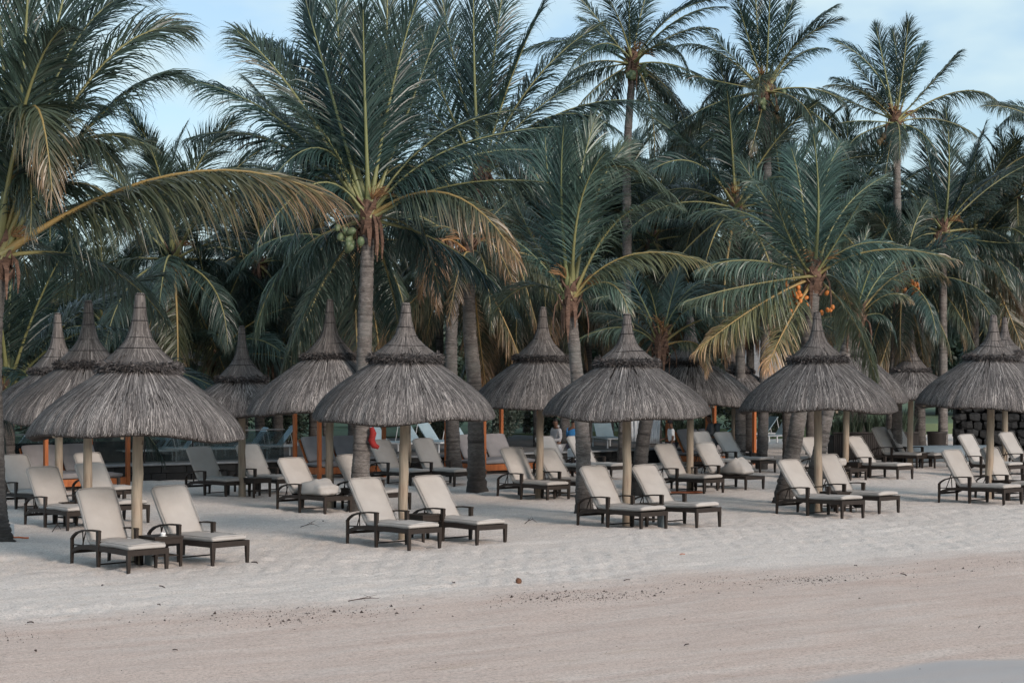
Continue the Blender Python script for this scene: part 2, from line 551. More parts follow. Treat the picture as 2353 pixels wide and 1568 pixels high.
def sand_height(X, Y):
    n, u, dry, wet = sand_fields(X, Y)
    z = 0.045 * (value_noise(X * .55, Y * .55, 11) - .5) + 0.03 * (value_noise(X * 1.7 + 9, Y * 1.2, 12) - .5)
    z += dry * 0.040 * (value_noise(u * 1.1, n * 5.5, 13) - .5) * (.3 + value_noise(X * .3, Y * .3, 21))            # raked furrows
    z += dry * 0.016 * (value_noise(u * 2.2 + 7, n * 11, 14) - .5)
    # trodden pits: jittered heel-sized dents, denser around the loungers
    cell = .34
    ci, cj = np.floor(X / cell), np.floor(Y / cell)
    h1 = np.modf(np.abs(np.sin(ci * 127.1 + cj * 311.7) * 43758.5))[0]; h2 = np.modf(np.abs(np.sin(ci * 269.5 + cj * 183.3) * 24634.6))[0]; h3 = np.modf(np.abs(np.sin(ci * 71.9 + cj * 91.7) * 12345.7))[0]
    px_, py_ = (ci + .3 + .4 * h1) * cell, (cj + .3 + .4 * h2) * cell
    rr = ((X - px_) ** 2 + ((Y - py_) * .8) ** 2) / (.04 + .06 * h3) ** 2
    path = np.clip((value_noise(X * .28 + 5, Y * .28, 31) - .42) * 5, 0, 1)
    z += dry * path * (h3 > .25) * (-.036 * np.exp(-rr) + .014 * np.exp(-(np.sqrt(rr) - 1.7) ** 2 * 3))
    # a few drag marks
    for (a, b, c, w) in ((31.2, -.5, 0.0, .06), (30.1, .25, 2.0, .05), (33.4, .15, 4.0, .07), (36.0, -.2, 1.0, .06)):
        line = n - (a + b * .25 * u + .35 * np.sin(u * .6 + c))
        z -= dry * 0.028 * np.exp(-(line / w) ** 2) * (value_noise(u * .5 + a, n * 0, 15) > .45)
    z += (1 - dry) * (0.012 * (value_noise(u * .5, n * 1.6, 16) - .5) + .006 * (value_noise(u * 1.5, n * 5, 17) - .5))
    z += 0.020 * (value_noise(X * 4.2, Y * 3.2, 18) - .5) * dry + 0.012 * (value_noise(X * 9, Y * 7, 19) - .5) * dry
    fade = np.clip((Y - 12) / 5, 0, 1) * np.clip((80 - Y) / 10, 0, 1) * np.clip((34 - np.abs(X)) / 6, 0, 1)
    return z * fade - .012 * np.clip((28.6 - n) / 10, 0, 1.5) * fade
rows = np.concatenate([[-400, -60, 0, 8, 13], 16 + 60 * (np.linspace(0, 1, 400) ** 1.55), [80, 90, 110, 150, 250, 600, 1500]])
cols = np.concatenate([[-60, -12, -4, -2, -1.4], np.linspace(-1, 1, 340), [1.4, 2, 4, 12, 60]])
CC, RR = np.meshgrid(cols, rows)
half = 0.29 * np.clip(RR, 14, 200) + 1.5
GX, GY = CC * half, RR
GZ = sand_height(GX, GY)
nr, nc = GX.shape
V = np.stack([GX, GY, GZ], -1).reshape(-1, 3)
idx = np.arange(nr * nc).reshape(nr, nc)
Q = np.stack([idx[:-1, :-1], idx[:-1, 1:], idx[1:, 1:], idx[1:, :-1]], -1).reshape(-1, 4)
n_, u_, dry_, wet_ = sand_fields(GX, GY)
def sand_mat():
    m, N, Lk, b = mat_new("sand")
    t = N.new('ShaderNodeTexCoord')
    rot = N.new('ShaderNodeMapping')
    rot.inputs['Rotation'].default_value = (0, 0, -math.atan(SH))
    Lk.new(t.outputs['Object'], rot.inputs['Vector'])
    sv = rot.outputs['Vector']
    fine = noise(N, Lk, 30, 5, 0.75, vec=t.outputs['Object'])
    grain = noise(N, Lk, 140, 2, 0.6, vec=t.outputs['Object'])
    streak = noise(N, Lk, 1.0, 5, 0.6, vec=sv, mscale=(.35, 2.6, 1))
    big = noise(N, Lk, .5, 3, 0.5, vec=t.outputs['Object'])
    d = ramp(N, [(0.3, (0.67, 0.592, 0.535)), (0.7, (0.755, 0.685, 0.63))]); Lk.new(streak.outputs['Fac'], d.inputs['Fac'])
    p = ramp(N, [(0.28, (0.58, 0.445, 0.38)), (0.5, (0.635, 0.512, 0.445)), (0.72, (0.68, 0.58, 0.518))]); Lk.new(streak.outputs['Fac'], p.inputs['Fac'])
    c = mixc(N, Lk, attr(N, 'dry'), p.outputs['Color'], d.outputs['Color'])
    yel = noise(N, Lk, 1.0, 4, 0.6, vec=sv, mscale=(.9, 3.0, 1))
    yr = ramp(N, [(0.60, (0, 0, 0)), (0.72, (1, 1, 1))]); Lk.new(yel.outputs['Fac'], yr.inputs['Fac'])
    c = mixc(N, Lk, mth(N, Lk, 'MULTIPLY', mth(N, Lk, 'MULTIPLY', yr.outputs['Color'], attr(N, 'low')), 0.5), c, (0.46, 0.34, 0.235))
    sp = ramp(N, [(0.34, (0.50, 0.47, 0.45)), (0.5, (1, 1, 1)), (0.68, (1.18, 1.18, 1.18))]); Lk.new(fine.outputs['Fac'], sp.inputs['Fac'])
    c = mixc(N, Lk, 0.75, c, sp.outputs['Color'], 'MULTIPLY')
    sp2 = ramp(N, [(0.30, (0.5, 0.45, 0.42)), (0.42, (1, 1, 1))]); Lk.new(grain.outputs['Fac'], sp2.inputs['Fac'])
    c = mixc(N, Lk, 0.8, c, sp2.outputs['Color'], 'MULTIPLY')
    sc_ = noise(N, Lk, 3.2, 5, 0.65, vec=sv, mscale=(1, 4.0, 1))  # dark scuff streaks: shade of the shallow relief painted into the colour
    scr = ramp(N, [(0.30, (0.80, 0.77, 0.75)), (0.46, (1, 1, 1))]); Lk.new(sc_.outputs['Fac'], scr.inputs['Fac'])
    c = mixc(N, Lk, 0.8, c, scr.outputs['Color'], 'MULTIPLY')
    sc2 = noise(N, Lk, 11, 4, 0.65, vec=sv, mscale=(1, 3.2, 1))  # finer scuffs, their shade painted into the sand colour as well
    scr2 = ramp(N, [(0.30, (0.62, 0.58, 0.56)), (0.45, (1, 1, 1))]); Lk.new(sc2.outputs['Fac'], scr2.inputs['Fac'])
    c = mixc(N, Lk, 0.8, c, scr2.outputs['Color'], 'MULTIPLY')
    c = mixc(N, Lk, mth(N, Lk, 'MULTIPLY', attr(N, 'wet'), mth(N, Lk, 'MULTIPLY_ADD', streak.outputs['Fac'], 0.9)), c, (0.47, 0.43, 0.412))
    Lk.new(c, b.inputs['Base Color'])
    Lk.new(mth(N, Lk, 'SUBTRACT', 0.95, mth(N, Lk, 'MULTIPLY', attr(N, 'wet'), 0.5)), b.inputs['Roughness'])
    b.inputs['Specular IOR Level'].default_value = 0.2
    h = mth(N, Lk, 'MULTIPLY_ADD', fine.outputs['Fac'], 0.5); Lk.new(grain.outputs['Fac'], h.node.inputs[2])
    bump(N, Lk, b, h, 0.6, 0.03)
    return m
M['sand'] = sand_mat()
me = np_mesh("sand", V, Q, mats=[M['sand']], smooth=True,
             attrs={'dry': dry_.ravel(), 'wet': wet_.ravel(), 'low': np.clip((24 - n_) / 4, 0, 1).ravel()})
tag(np_obj("sand_ground", me), kind="structure")
def gz(x, y):
    return float(sand_height(np.array([x]), np.array([y]))[0])

# ------------------------------------------------------------------ pool terrace and lawn behind the beach
TD = unit((1, 0.66, 0)); TN = np.array([-TD[1], TD[0], 0])     # along the terrace edge, and away from the sea
T0 = np.array([-10.1, 54.2, 0])
def terr(a, b, z=0.0):
    return T0 + TD * a + TN * b + np.array([0, 0, z])
TZ = 0.43
M['stone_dark'] = simple("dark_stone", (0.006, 0.007, 0.008), (0.018, 0.019, 0.020), 2.6, 0.75, 0.7, dist=0.05, rnd=0.5)
M['coping'] = simple("coping_stone", (0.16, 0.17, 0.18), (0.24, 0.25, 0.26), 5, 0.6, 0.2)
M['deck'] = simple("deck_stone", (0.10, 0.092, 0.088), (0.16, 0.15, 0.142), 3, 0.8, 0.2)
M['lawn'] = simple("lawn_green", (0.058, 0.092, 0.052), (0.115, 0.150, 0.083), .35, 0.9, 0.4, bscale=14, dist=0.05)
mb = MB()
def slab(mb, a0, a1, b0, b1, z0, z1):
    p = [terr(a0, b0), terr(a1, b0), terr(a1, b1), terr(a0, b1)]
    vs = [(q[0], q[1], z) for z in (z0, z1) for q in p]
    mb.add(vs, [(3, 2, 1, 0), (4, 5, 6, 7), (0, 1, 5, 4), (1, 2, 6, 5), (2, 3, 7, 6), (3, 0, 4, 7)])
slab(mb, -40, 21, .22, 13, -.3, TZ)
tag(mb.build("pool_terrace", M['deck']), kind="structure")
mb = MB(); slab(mb, -120, 220, 13.02, 320, -.3, TZ + .05)
tag(mb.build("lawn", M['lawn']), kind="structure")
# retaining wall of separate stone blocks with a coping
wall = empty("terrace_wall", terr(0, 0), 0, "low dark stone retaining wall edging the pool terrace behind the loungers", "wall")
wall.rotation_euler[2] = math.atan2(TD[1], TD[0])
blk = {}
wrng = random.Random(3)
for row in range(2):
    a = -24.0
    while a < 21:
        L = wrng.choice((.45, .6, .75))
        key = (L, row)
        if key not in blk:
            b_ = MB(); b_.box((L / 2, 0, .095), (L - .02, .2, .19))
            blk[key] = b_.mesh("block", M['stone_dark'])
        o = np_obj("block", blk[key], wall, (a, .11 + wrng.uniform(-.012, .012), row * .2))
        a += L
for i in range(15):
    if i == 0:
        cm = MB().box((1.5, .12, .0), (2.985, .34, .045)).mesh("coping", M['coping'])
    np_obj("coping", cm, wall, (-24 + i * 3, 0, TZ))

pw = empty("pool_wall", terr(-2, 1.9, TZ), math.atan2(TD[1], TD[0]), "higher dark stone pool wall behind the glass panels at left", "wall")
bm_ = {}
for row in range(3):
    a = -9.0
    while a < 3.2:
        L = wrng.choice((.5, .7, .9))
        if L not in bm_: bm_[L] = MB().box((L / 2, 0, .095), (L - .02, .25, .19)).mesh("block", M['stone_dark'])
        np_obj("block", bm_[L], pw, (a, wrng.uniform(-.012, .012), row * .2)); a += L
# glass balustrade (old note) with glass balustrade (far left), and glass panels in front of it
m_, N_, L_, b_ = mat_new("balustrade_glass")
b_.inputs['Base Color'].default_value = (0.10, 0.15, 0.155, 1)
b_.inputs['Roughness'].default_value = 0.04
b_.inputs['Transmission Weight'].default_value = 0.85
b_.inputs['IOR'].default_value = 1.45
b_.inputs['Alpha'].default_value = 0.5
M['glass'] = m_
glass = empty("glass_balustrade", terr(-6, 1.0, TZ), math.atan2(TD[1], TD[0]), "row of glass panels between slim posts on the pool terrace, far left", "balustrade")
pan = MB().box((.0, 0, .42), (1.36, .016, .78)).mesh("glass_pane", M['glass'])
pst = MB().box((0, 0, .43), (.035, .045, .86)).mesh("post", M['wire'])
rl = MB().box((0, 0, .86), (1.43, .04, .03)).mesh("rail", M['coping'])
for i in range(-7, 8):
    np_obj("glass_pane", pan, glass, (i * 1.45, 0, 0))
    np_obj("post", pst, glass, (i * 1.45 - .725, 0, 0))
    np_obj("rail", rl, glass, (i * 1.45, 0, 0))

# ------------------------------------------------------------------ thatched beach umbrellas
def skirt_prof(u, Rr, zr, zt):
    """u 0 (top) .. 1 (brim): radius and height of the convex thatch skirt"""
    P = np.array([[.20, -.04], [.34, .06], [.44, .16], [.57, .30], [.72, .46], [.87, .66], [.965, .85], [1.0, 1.0]])
    uu = np.array([0, .12, .22, .36, .53, .72, .88, 1.0])
    r = np.interp(u, uu, P[:, 0]); z = np.interp(u, uu, P[:, 1])
    # smooth the polyline a little
    for du in (.06, -.06):
        r = r + np.interp(np.clip(u + du, 0, 1), uu, P[:, 0]); z = z + np.interp(np.clip(u + du, 0, 1), uu, P[:, 1])
    r, z = r / 3, z / 3
    return r * Rr, zt + .04 - z * (zt + .04 - zr)
def fin_prof(v, r0, z0, z1):
    """cone of bundled straw: v 0 (bottom flare) .. 1 (tip)"""
    P = np.array([[1.04, -.02], [.86, .065], [.68, .15], [.51, .235], [.325, .36], [.235, .51], [.165, .69], [.137, .85], [.112, .985], [.075, 1.0]])
    vv = np.linspace(0, 1, len(P))
    return np.interp(v, vv, P[:, 0]) * r0, z0 + np.interp(v, vv, P[:, 1]) * (z1 - z0)
def strips(n, fr, a, u0, u1, w, lift, rg, segs=3, droop=0.0, taper=.55, bend=.022):
    """n thin straw strips on a surface of revolution fr(u)->(r,z)"""
    k = segs + 1
    t = np.linspace(0, 1, k)[None, :]
    U = u0[:, None] + (u1 - u0)[:, None] * t
    over = np.clip(U - 1, 0, None)
    r, z = fr(np.clip(U, 0, 1))
    A = a[:, None] + (rg.normal(0, bend, n)[:, None]) * t + rg.normal(0, bend * .3, (n, k))
    off = lift[:, None] * (0.35 + .65 * t)
    r = r + off * .75 - over * .02; z = z + off * .6 - over * droop
    P = np.stack([r * np.cos(A), r * np.sin(A), z], -1)
    ww = (w[:, None] * (1 - (1 - taper) * t))
    S = np.stack([-np.sin(A), np.cos(A), np.zeros_like(A)], -1) * ww[..., None] / 2
    Vv = np.stack([P - S, P + S], 2).reshape(-1, 3)           # n*k*2
    b = (np.arange(n) * k * 2)[:, None] + (np.arange(segs) * 2)[None, :]
    Qd = np.stack([b, b + 1, b + 3, b + 2], -1).reshape(-1, 4)
    rnd = np.repeat(np.clip(rg.beta(1.7, 2.1, n), 0, 1), k * 2)
    return Vv, Qd, rnd
def umbrella(x, y, Rr, zr, zt, ztop, label, seed, lean=0.0, group="thatched umbrellas on the beach", ring=0.60, near=True):
    g = np.random.default_rng(seed)
    root = empty("thatched_umbrella", (x, y, gz(x, y) - .03), g.uniform(0, 6.28), label, "umbrella", group)
    root.rotation_euler = (g.normal(0, .010), lean + g.normal(0, .012), g.uniform(0, 6.28) * 0 + g.uniform(-.4, .4))
    # pole
    pr = .088
    zs = np.linspace(-.25, zt + .35, 14)
    b = MB(); b.tube([(g.normal(0, .006), g.normal(0, .006), z) for z in zs], [pr * (1.04 - .1 * i / 13 + g.normal(0, .008)) for i in range(14)], 14)
    b.build("pole", M['pole'], root, True)
    # thatch body: lumpy dome with an underside
    na, nu = 96, 22
    A = np.linspace(0, 2 * np.pi, na, endpoint=False)
    U = np.linspace(0, 1, nu)
    r, z = skirt_prof(U, Rr, zr, zt)
    wob = 1 + .012 * np.sin(A * 3 + g.uniform(0, 6)) + .010 * np.sin(A * 7 + g.uniform(0, 6)) + g.normal(0, .006, na)
    sag = .05 * np.sin(A * 2 + g.uniform(0, 6)) + .028 * np.sin(A * 5 + g.uniform(0, 6))
    Rm = r[:, None] * (1 + (wob - 1)[None, :] * U[:, None]) - .035
    Zm = z[:, None] + sag[None, :] * (U ** 3)[:, None] - .02
    top = np.stack([Rm * np.cos(A), Rm * np.sin(A), Zm], -1).reshape(-1, 3)
    Ri = Rm - .05 * U[:, None]; Zi = Zm - .14 + .10 * (U[:, None] ** 6)
    bot = np.stack([Ri * np.cos(A), Ri * np.sin(A), Zi], -1).reshape(-1, 3)
    Vv = np.concatenate([top, bot])
    I = np.arange(na * nu).reshape(nu, na)
    I2 = np.roll(I, -1, 1)
    q1 = np.stack([I[:-1], I[1:], I2[1:], I2[:-1]], -1).reshape(-1, 4)
    q2 = q1[:, ::-1] + na * nu
    rim = np.stack([I[-1], I[-1] + na * nu, I2[-1] + na * nu, I2[-1]], -1)
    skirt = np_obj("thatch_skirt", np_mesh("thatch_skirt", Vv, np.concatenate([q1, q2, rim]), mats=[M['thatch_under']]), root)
    # straw layer: every strand real, brim ends ragged
    dens = 1.0 if near else .62
    fr = lambda u: skirt_prof(u, Rr, zr, zt)
    def sagged(Vv):
        a = np.arctan2(Vv[:, 1], Vv[:, 0]); rr = np.hypot(Vv[:, 0], Vv[:, 1])
        ii = (np.interp(a % (2 * np.pi), np.append(A, 2 * np.pi), np.append(wob, wob[0])) - 1) * (rr / Rr)
        sg = np.interp(a % (2 * np.pi), np.append(A, 2 * np.pi), np.append(sag, sag[0])) * (np.clip(rr / Rr, 0, 1) ** 3)
        Vv = Vv.copy(); Vv[:, 0] *= 1 + ii; Vv[:, 1] *= 1 + ii; Vv[:, 2] += sg
        return Vv
    packs = []
    n1 = int(5200 * dens)
    u0 = g.uniform(.02, .80, n1) ** .8; u1 = np.minimum(u0 + g.uniform(.22, .42, n1), 1.0 + g.uniform(-.02, .03, n1))
    packs.append(strips(n1, fr, g.uniform(0, 6.2832, n1), u0, u1, g.uniform(.007, .017, n1), g.uniform(.002, .018, n1), g, 4, droop=1.0))
    n2 = int(3600 * dens)
    u0 = g.uniform(.62, .86, n2); u1 = 1.0 + g.uniform(-.012, .022, n2)
    packs.append(strips(n2, fr, g.uniform(0, 6.2832, n2), u0, u1, g.uniform(.007, .016, n2), g.uniform(-.03, .012, n2), g, 3, droop=1.6))
    base, VV, QQ, RN = 0, [], [], []
    for v_, q_, r_ in packs:
        VV.append(v_); QQ.append(q_ + base); RN.append(r_); base += len(v_)
    VV = sagged(np.concatenate(VV))
    o = np_obj("straw_layer", np_mesh("straw_layer", VV, np.concatenate(QQ), mats=[M['straw']], attrs={'rnd': np.concatenate(RN)}), skirt)
    o["kind"] = "stuff"
    # cap ring: rough roll of dark straw
    rr_, zc = ring * g.uniform(.93, 1.08), zt + .03
    na2, nb2 = 72, 10
    Vr = []
    for i in range(na2):
        a = 2 * math.pi * i / na2
        lump = 1 + .10 * math.sin(i * 1.7 + seed) * g.random()
        for j in range(nb2):
            t = 2 * math.pi * j / nb2
            Vr.append(((rr_ - .05 + .062 * lump * math.cos(t)) * math.cos(a), (rr_ - .05 + .062 * lump * math.cos(t)) * math.sin(a),
                       zc + .062 * lump * math.sin(t) + g.normal(0, .008)))
    J = np.arange(na2 * nb2).reshape(na2, nb2)
    Ja, Jb = np.roll(J, -1, 0), np.roll(J, -1, 1)
    Jab = np.roll(Ja, -1, 1)
    body_v, body_q = np.array(Vr), np.stack([J, Ja, Jab, Jb], -1).reshape(-1, 4)
    nchip = int(1700 * dens)
    a = g.uniform(0, 6.2832, nchip); t = g.uniform(-1.0, 1.9, nchip)
    P = np.stack([(rr_ - .05 + .085 * np.cos(t)) * np.cos(a), (rr_ - .05 + .085 * np.cos(t)) * np.sin(a), zc + .085 * np.sin(t)], -1)
    D = np.stack([np.cos(a) * .6, np.sin(a) * .6, -.6 + .5 * g.random(nchip)], -1) + g.normal(0, .45, (nchip, 3))
    D /= np.linalg.norm(D, axis=1)[:, None]
    S = np.cross(D, g.normal(0, 1, (nchip, 3))); S /= np.linalg.norm(S, axis=1)[:, None]
    ln, wd = g.uniform(.04, .10, nchip)[:, None], g.uniform(.008, .02, nchip)[:, None]
    cv = np.stack([P - S * wd / 2, P + S * wd / 2, P + S * wd / 3 + D * ln, P - S * wd / 3 + D * ln], 1).reshape(-1, 3)
    cq = np.arange(nchip * 4).reshape(-1, 4)
    np_obj("cap_ring", np_mesh("cap_ring", np.concatenate([body_v, cv]), np.concatenate([body_q, cq + len(body_v)]), mats=[M['straw_dark']],
           attrs={'rnd': np.concatenate([np.full(len(body_v), .15), np.repeat(g.random(nchip), 4)])}), root)
    # finial: flared cone of bundled straw
    z0, z1 = zt + .075, ztop
    fp = lambda v: fin_prof(v, rr_, z0, z1)
    vv = np.linspace(0, 1, 20)
    fr_, fz_ = fp(vv)
    na3 = 28
    A3 = np.linspace(0, 2 * np.pi, na3, endpoint=False)
    rad = (fr_[:, None] - .012) * (1 + g.normal(0, .02, (1, na3)))
    bx, by = g.normal(0, .015), g.normal(0, .015)
    tilt = (np.linspace(0, 1, 20) ** 2)[:, None]
    Fv = np.stack([rad * np.cos(A3) + bx * tilt, rad * np.sin(A3) + by * tilt, np.repeat(fz_[:, None], na3, 1)], -1).reshape(-1, 3)
    K = np.arange(20 * na3).reshape(20, na3); K2 = np.roll(K, -1, 1)
    fq = np.stack([K[:-1], K2[:-1], K2[1:], K[1:]], -1).reshape(-1, 4)
    Fv = np.concatenate([Fv, [[bx, by, z1 + .005]]])
    ft = np.stack([K[-1], K2[-1], np.full(na3, 20 * na3)], -1)
    nf = int(900 * dens)
    u0 = g.uniform(0, .75, nf); u1 = np.minimum(u0 + g.uniform(.15, .4, nf), 1.0)
    sv, sq, sr = strips(nf, fp, g.uniform(0, 6.2832, nf), u0, u1, g.uniform(.010, .020, nf), g.uniform(0, .012, nf), g, 4, bend=.05, taper=.8)
    fin = np_obj("finial", np_mesh("finial", np.concatenate([Fv, sv]), np.concatenate([fq, sq + len(Fv)]), ft, mats=[M['finial']],
           attrs={'rnd': np.concatenate([np.full(len(Fv), .3), sr])}), root)
    for v in (.30, .44, .60, .75, .90):
        v += g.uniform(-.03, .03)
        rb, zb = fp(np.array([v])); rb, zb = float(rb[0]) + .012, float(zb[0])
        tl = g.normal(0, .05, 2)
        MB().tube([((rb) * math.cos(q), rb * math.sin(q), zb + rb * (tl[0] * math.cos(q) + tl[1] * math.sin(q))) for q in np.linspace(0, 2 * math.pi, 22)], .0065, 5, False).build("tie_band", M['wire'], fin)
    # rafters under the thatch
    rb = MB().sweep([(.09, 0, zt - .02), (Rr * .55, 0, zr + (zt - zr) * .42 - .10), (Rr * .93, 0, zr + .0)], .045, .045).mesh("rafter", M['pole'])
    for i in range(8):
        o = np_obj("rafter", rb, skirt); o.rotation_euler[2] = i * math.pi / 4 + .2
    return root
def U(px, by, brimw, brim_y, ring_y, top_y, label, seed, near=True, ring=.60, lean=0.0):
    p = ground(px, by)
    s = F / p[1]
    z = lambda yy: CAM_H - (yy - HY) / s
    return umbrella(p[0], p[1], brimw / s, z(brim_y) + .02, z(ring_y) + .05, z(top_y), label, seed, lean, near=near, ring=ring)
UG = "front"
U(313, 1295, 247, 1000, 852, 669, "largest thatched umbrella, nearest the camera at far left of the front row", 101)
U(925, 1241, 211, 962, 833, 696, "front-row thatched umbrella just right of the thick leaning palm trunk", 102)
U(1439, 1204, 194, 952, 836, 713, "front-row thatched umbrella in the middle, third along from the left", 103)
U(1880, 1175, 181, 938, 829, 712, "front-row thatched umbrella below the palm with orange coconuts, fourth from left", 104)
U(2271, 1146, 174, 936, 828, 722, "front-row thatched umbrella at the right edge, fifth from left", 105)
U(201, 1207, 194, 962, 843, 686, "second-row thatched umbrella partly hidden behind the largest front umbrella", 106)
U(757, 1165, 186, 944, 824, 683, "second-row thatched umbrella left of the thick leaning palm trunk", 107)
U(1237, 1143, 165, 936, 828, 702, "second-row thatched umbrella between the second and third front umbrellas", 108)
U(1585, 1125, 156, 926, 832, 716, "second-row thatched umbrella between the third and fourth front umbrellas", 109, False)
U(1942, 1095, 143, 916, 816, 720, "second-row thatched umbrella behind the fourth front umbrella, leaning palm before it", 110, False)
U(2308, 1080, 138, 914, 816, 727, "second-row thatched umbrella behind the right-edge front umbrella", 111, False)
U(137, 1160, 165, 950, 858, 718, "back-row thatched umbrella at far left, only its upper half showing", 112, False)
U(556, 1140, 140, 946, 876, 746, "small back-row thatched umbrella standing alone between the two left front umbrellas", 113, False, .55)
U(938, 1103, 140, 930, 845, 730, "back-row thatched umbrella whose tip peeks out behind the second front umbrella", 114, False, .55)
U(1687, 1075, 118, 918, 858, 768, "back-row thatched umbrella with short tip seen right of the middle front umbrella", 115, False, .55)
U(2090, 1073, 122, 912, 854, 755, "small back-row thatched umbrella in the gap between fourth and fifth front umbrellas", 116, False, .55)

# ------------------------------------------------------------------ coconut palms
WIND = np.array([0.22, 0.0, -1.0])
def frond_mesh(P0, P1, P2, seed, lmax=None, droop=1.0, roll=0.0, nl=None, wind=True, heading=None, v_up=0.30, sparse=0.03, wleaf=.031, lmul=1.0):
    """one pinnate leaf on a quadratic curve: rachis tube plus drooping leaflets"""
    g = np.random.default_rng(seed)
    P0, P1, P2 = (np.asarray(p, float) for p in (P0, P1, P2))
    C = lambda t: ((1 - t) ** 2)[:, None] * P0 + (2 * t * (1 - t))[:, None] * P1 + (t ** 2)[:, None] * P2
    T = lambda t: (2 * (1 - t))[:, None] * (P1 - P0) + (2 * t)[:, None] * (P2 - P1)
    tt = np.linspace(0, 1, 30)
    L = float(np.sum(np.linalg.norm(np.diff(C(tt), axis=0), axis=1)))
    if lmax is None: lmax = .275 * L * lmul
    if nl is None: nl = int(np.clip(L * 33, 90, 172))
    h = (P2 - P0) * np.array([1, 1, 0])
    if heading is not None: h = np.array([math.cos(heading), math.sin(heading), 0])
    h = unit(h) if np.linalg.norm(h) > .05 else np.array([1.0, 0, 0])
    S0 = np.array([h[1], -h[0], 0])
    def frame(t):
        Tn = T(t); Tn /= np.linalg.norm(Tn, axis=1)[:, None] + 1e-9
        N = np.cross(np.broadcast_to(S0, Tn.shape), Tn)
        N /= np.linalg.norm(N, axis=1)[:, None] + 1e-9
        S = np.cross(Tn, N)
        a = roll * (0.3 + .7 * t)[:, None]
        return Tn, S * np.cos(a) + N * np.sin(a), N * np.cos(a) - S * np.sin(a)
    ev = (P2 - P0)[2] / (np.linalg.norm(P2 - P0) + 1e-9)
    acute = float(np.interp(ev, [.6, .95], [1.0, .66]))
    grav = unit(WIND if wind else np.array([0, 0, -1.0]))
    Vs, Qs, Ts, AT, AU, AR = [], [], [], [], [], []
    base = 0
    K = 4
    for side in (-1, 1):
        t = np.linspace(.17, .995, nl) + g.normal(0, .0025, nl)
        t = t[g.random(nl) > sparse]
        n = len(t)
        t = np.clip(t, .12, .999)
        Tn, S, N = frame(t)
        al = np.radians((np.interp(t, [.12, .35, .7, 1], [68, 58, 42, 14]) + g.normal(0, 8, n)) * acute)
        up = v_up * np.interp(t, [0, .5, 1], [1.2, 1, .4]) + g.normal(0, .07, n)
        D = Tn * np.cos(al)[:, None] + np.sin(al)[:, None] * (side * S * np.cos(up)[:, None] + N * np.sin(up)[:, None])
        ln = lmax * np.interp(t, [.12, .22, .38, .6, .82, 1], [.48, .82, 1, .98, .72, .36]) * g.uniform(.74, 1.12, n)
        dr = droop * g.uniform(.65, 1.35, n)
        brk = g.random(n) < .06
        pts = [C(t)]
        dirs = []
        d = D.copy()
        for k in range(K):
            dirs.append(d)
            pts.append(pts[-1] + d * (ln / K)[:, None])
            inc = np.where(brk & (k >= 1), dr * 1.6 + .4, dr * (.20 + .20 * k))
            d = d + grav * inc[:, None]
            d /= np.linalg.norm(d, axis=1)[:, None]
        wv = Tn - np.sum(Tn * D, 1)[:, None] * D
        wv /= np.linalg.norm(wv, axis=1)[:, None] + 1e-9
        tw = g.normal(0, .5, n)[:, None]
        wv2 = np.cross(D, wv)
        wv = wv * np.cos(tw) + wv2 * np.sin(tw)
        ww = wleaf * (L / 4.5) ** .3 * g.uniform(.8, 1.2, n) * np.interp(t, [.12, .3, .8, 1], [.8, 1, .9, .55])
        prof = [.55, 1.0, .9, .62, 0]
        ring = []
        for k in range(K):
            ring += [pts[k] - wv * (ww * prof[k] / 2)[:, None], pts[k] + wv * (ww * prof[k] / 2)[:, None]]
        ring.append(pts[K])
        m = 2 * K + 1
        Vv = np.stack(ring, 1).reshape(-1, 3)
        b = base + np.arange(n)[:, None] * m
        for k in range(K - 1):
            Qs.append(np.concatenate([b + 2 * k, b + 2 * k + 1, b + 2 * k + 3, b + 2 * k + 2], 1))
        Ts.append(np.concatenate([b + 2 * K - 2, b + 2 * K - 1, b + 2 * K], 1))
        Vs.append(Vv)
        AT.append(np.repeat(t, m)); AR.append(np.repeat(g.random(n), m))
        AU.append(np.tile(np.array([0, 0, .25, .25, .5, .5, .75, .75, 1.0]), n))
        base += n * m
    nq_leaf = sum(len(q) for q in Qs)
    # rachis
    tr = np.linspace(0, 1, 13)
    Tn, S, N = frame(tr)
    rad = np.interp(tr, [0, .04, .15, .5, 1], [.10, .068, .046, .030, .008]) * (L / 4.5) ** .7
    flat = np.interp(tr, [0, .06, .2, 1], [1.8, 1.4, 1, 1])
    sides = 6
    an = np.linspace(0, 2 * np.pi, sides, endpoint=False)
    Vr = (C(tr)[:, None, :] + (S[:, None, :] * (np.cos(an) * 1.0)[None, :, None] * flat[:, None, None] + N[:, None, :] * (np.sin(an) * .8)[None, :, None]) * rad[:, None, None]).reshape(-1, 3)
    I = base + np.arange(13 * sides).reshape(13, sides); I2 = np.roll(I, -1, 1)
    Qr = np.stack([I[:-1], I2[:-1], I2[1:], I[1:]], -1).reshape(-1, 4)
    Vs.append(Vr); AT.append(np.repeat(tr, sides)); AU.append(np.zeros(13 * sides)); AR.append(np.full(13 * sides, .5))
    Q = np.concatenate(Qs + [Qr])
    Tt = np.concatenate(Ts)
    qm = np.concatenate([np.zeros(nq_leaf, np.int32), np.ones(len(Qr), np.int32)])
    return np_mesh("frond", np.concatenate(Vs), Q, Tt, [M['leaflet'], M['rachis']], qm, np.zeros(len(Tt), np.int32),
                   {'tl': np.concatenate(AT), 'ul': np.concatenate(AU), 'rnd': np.concatenate(AR)})

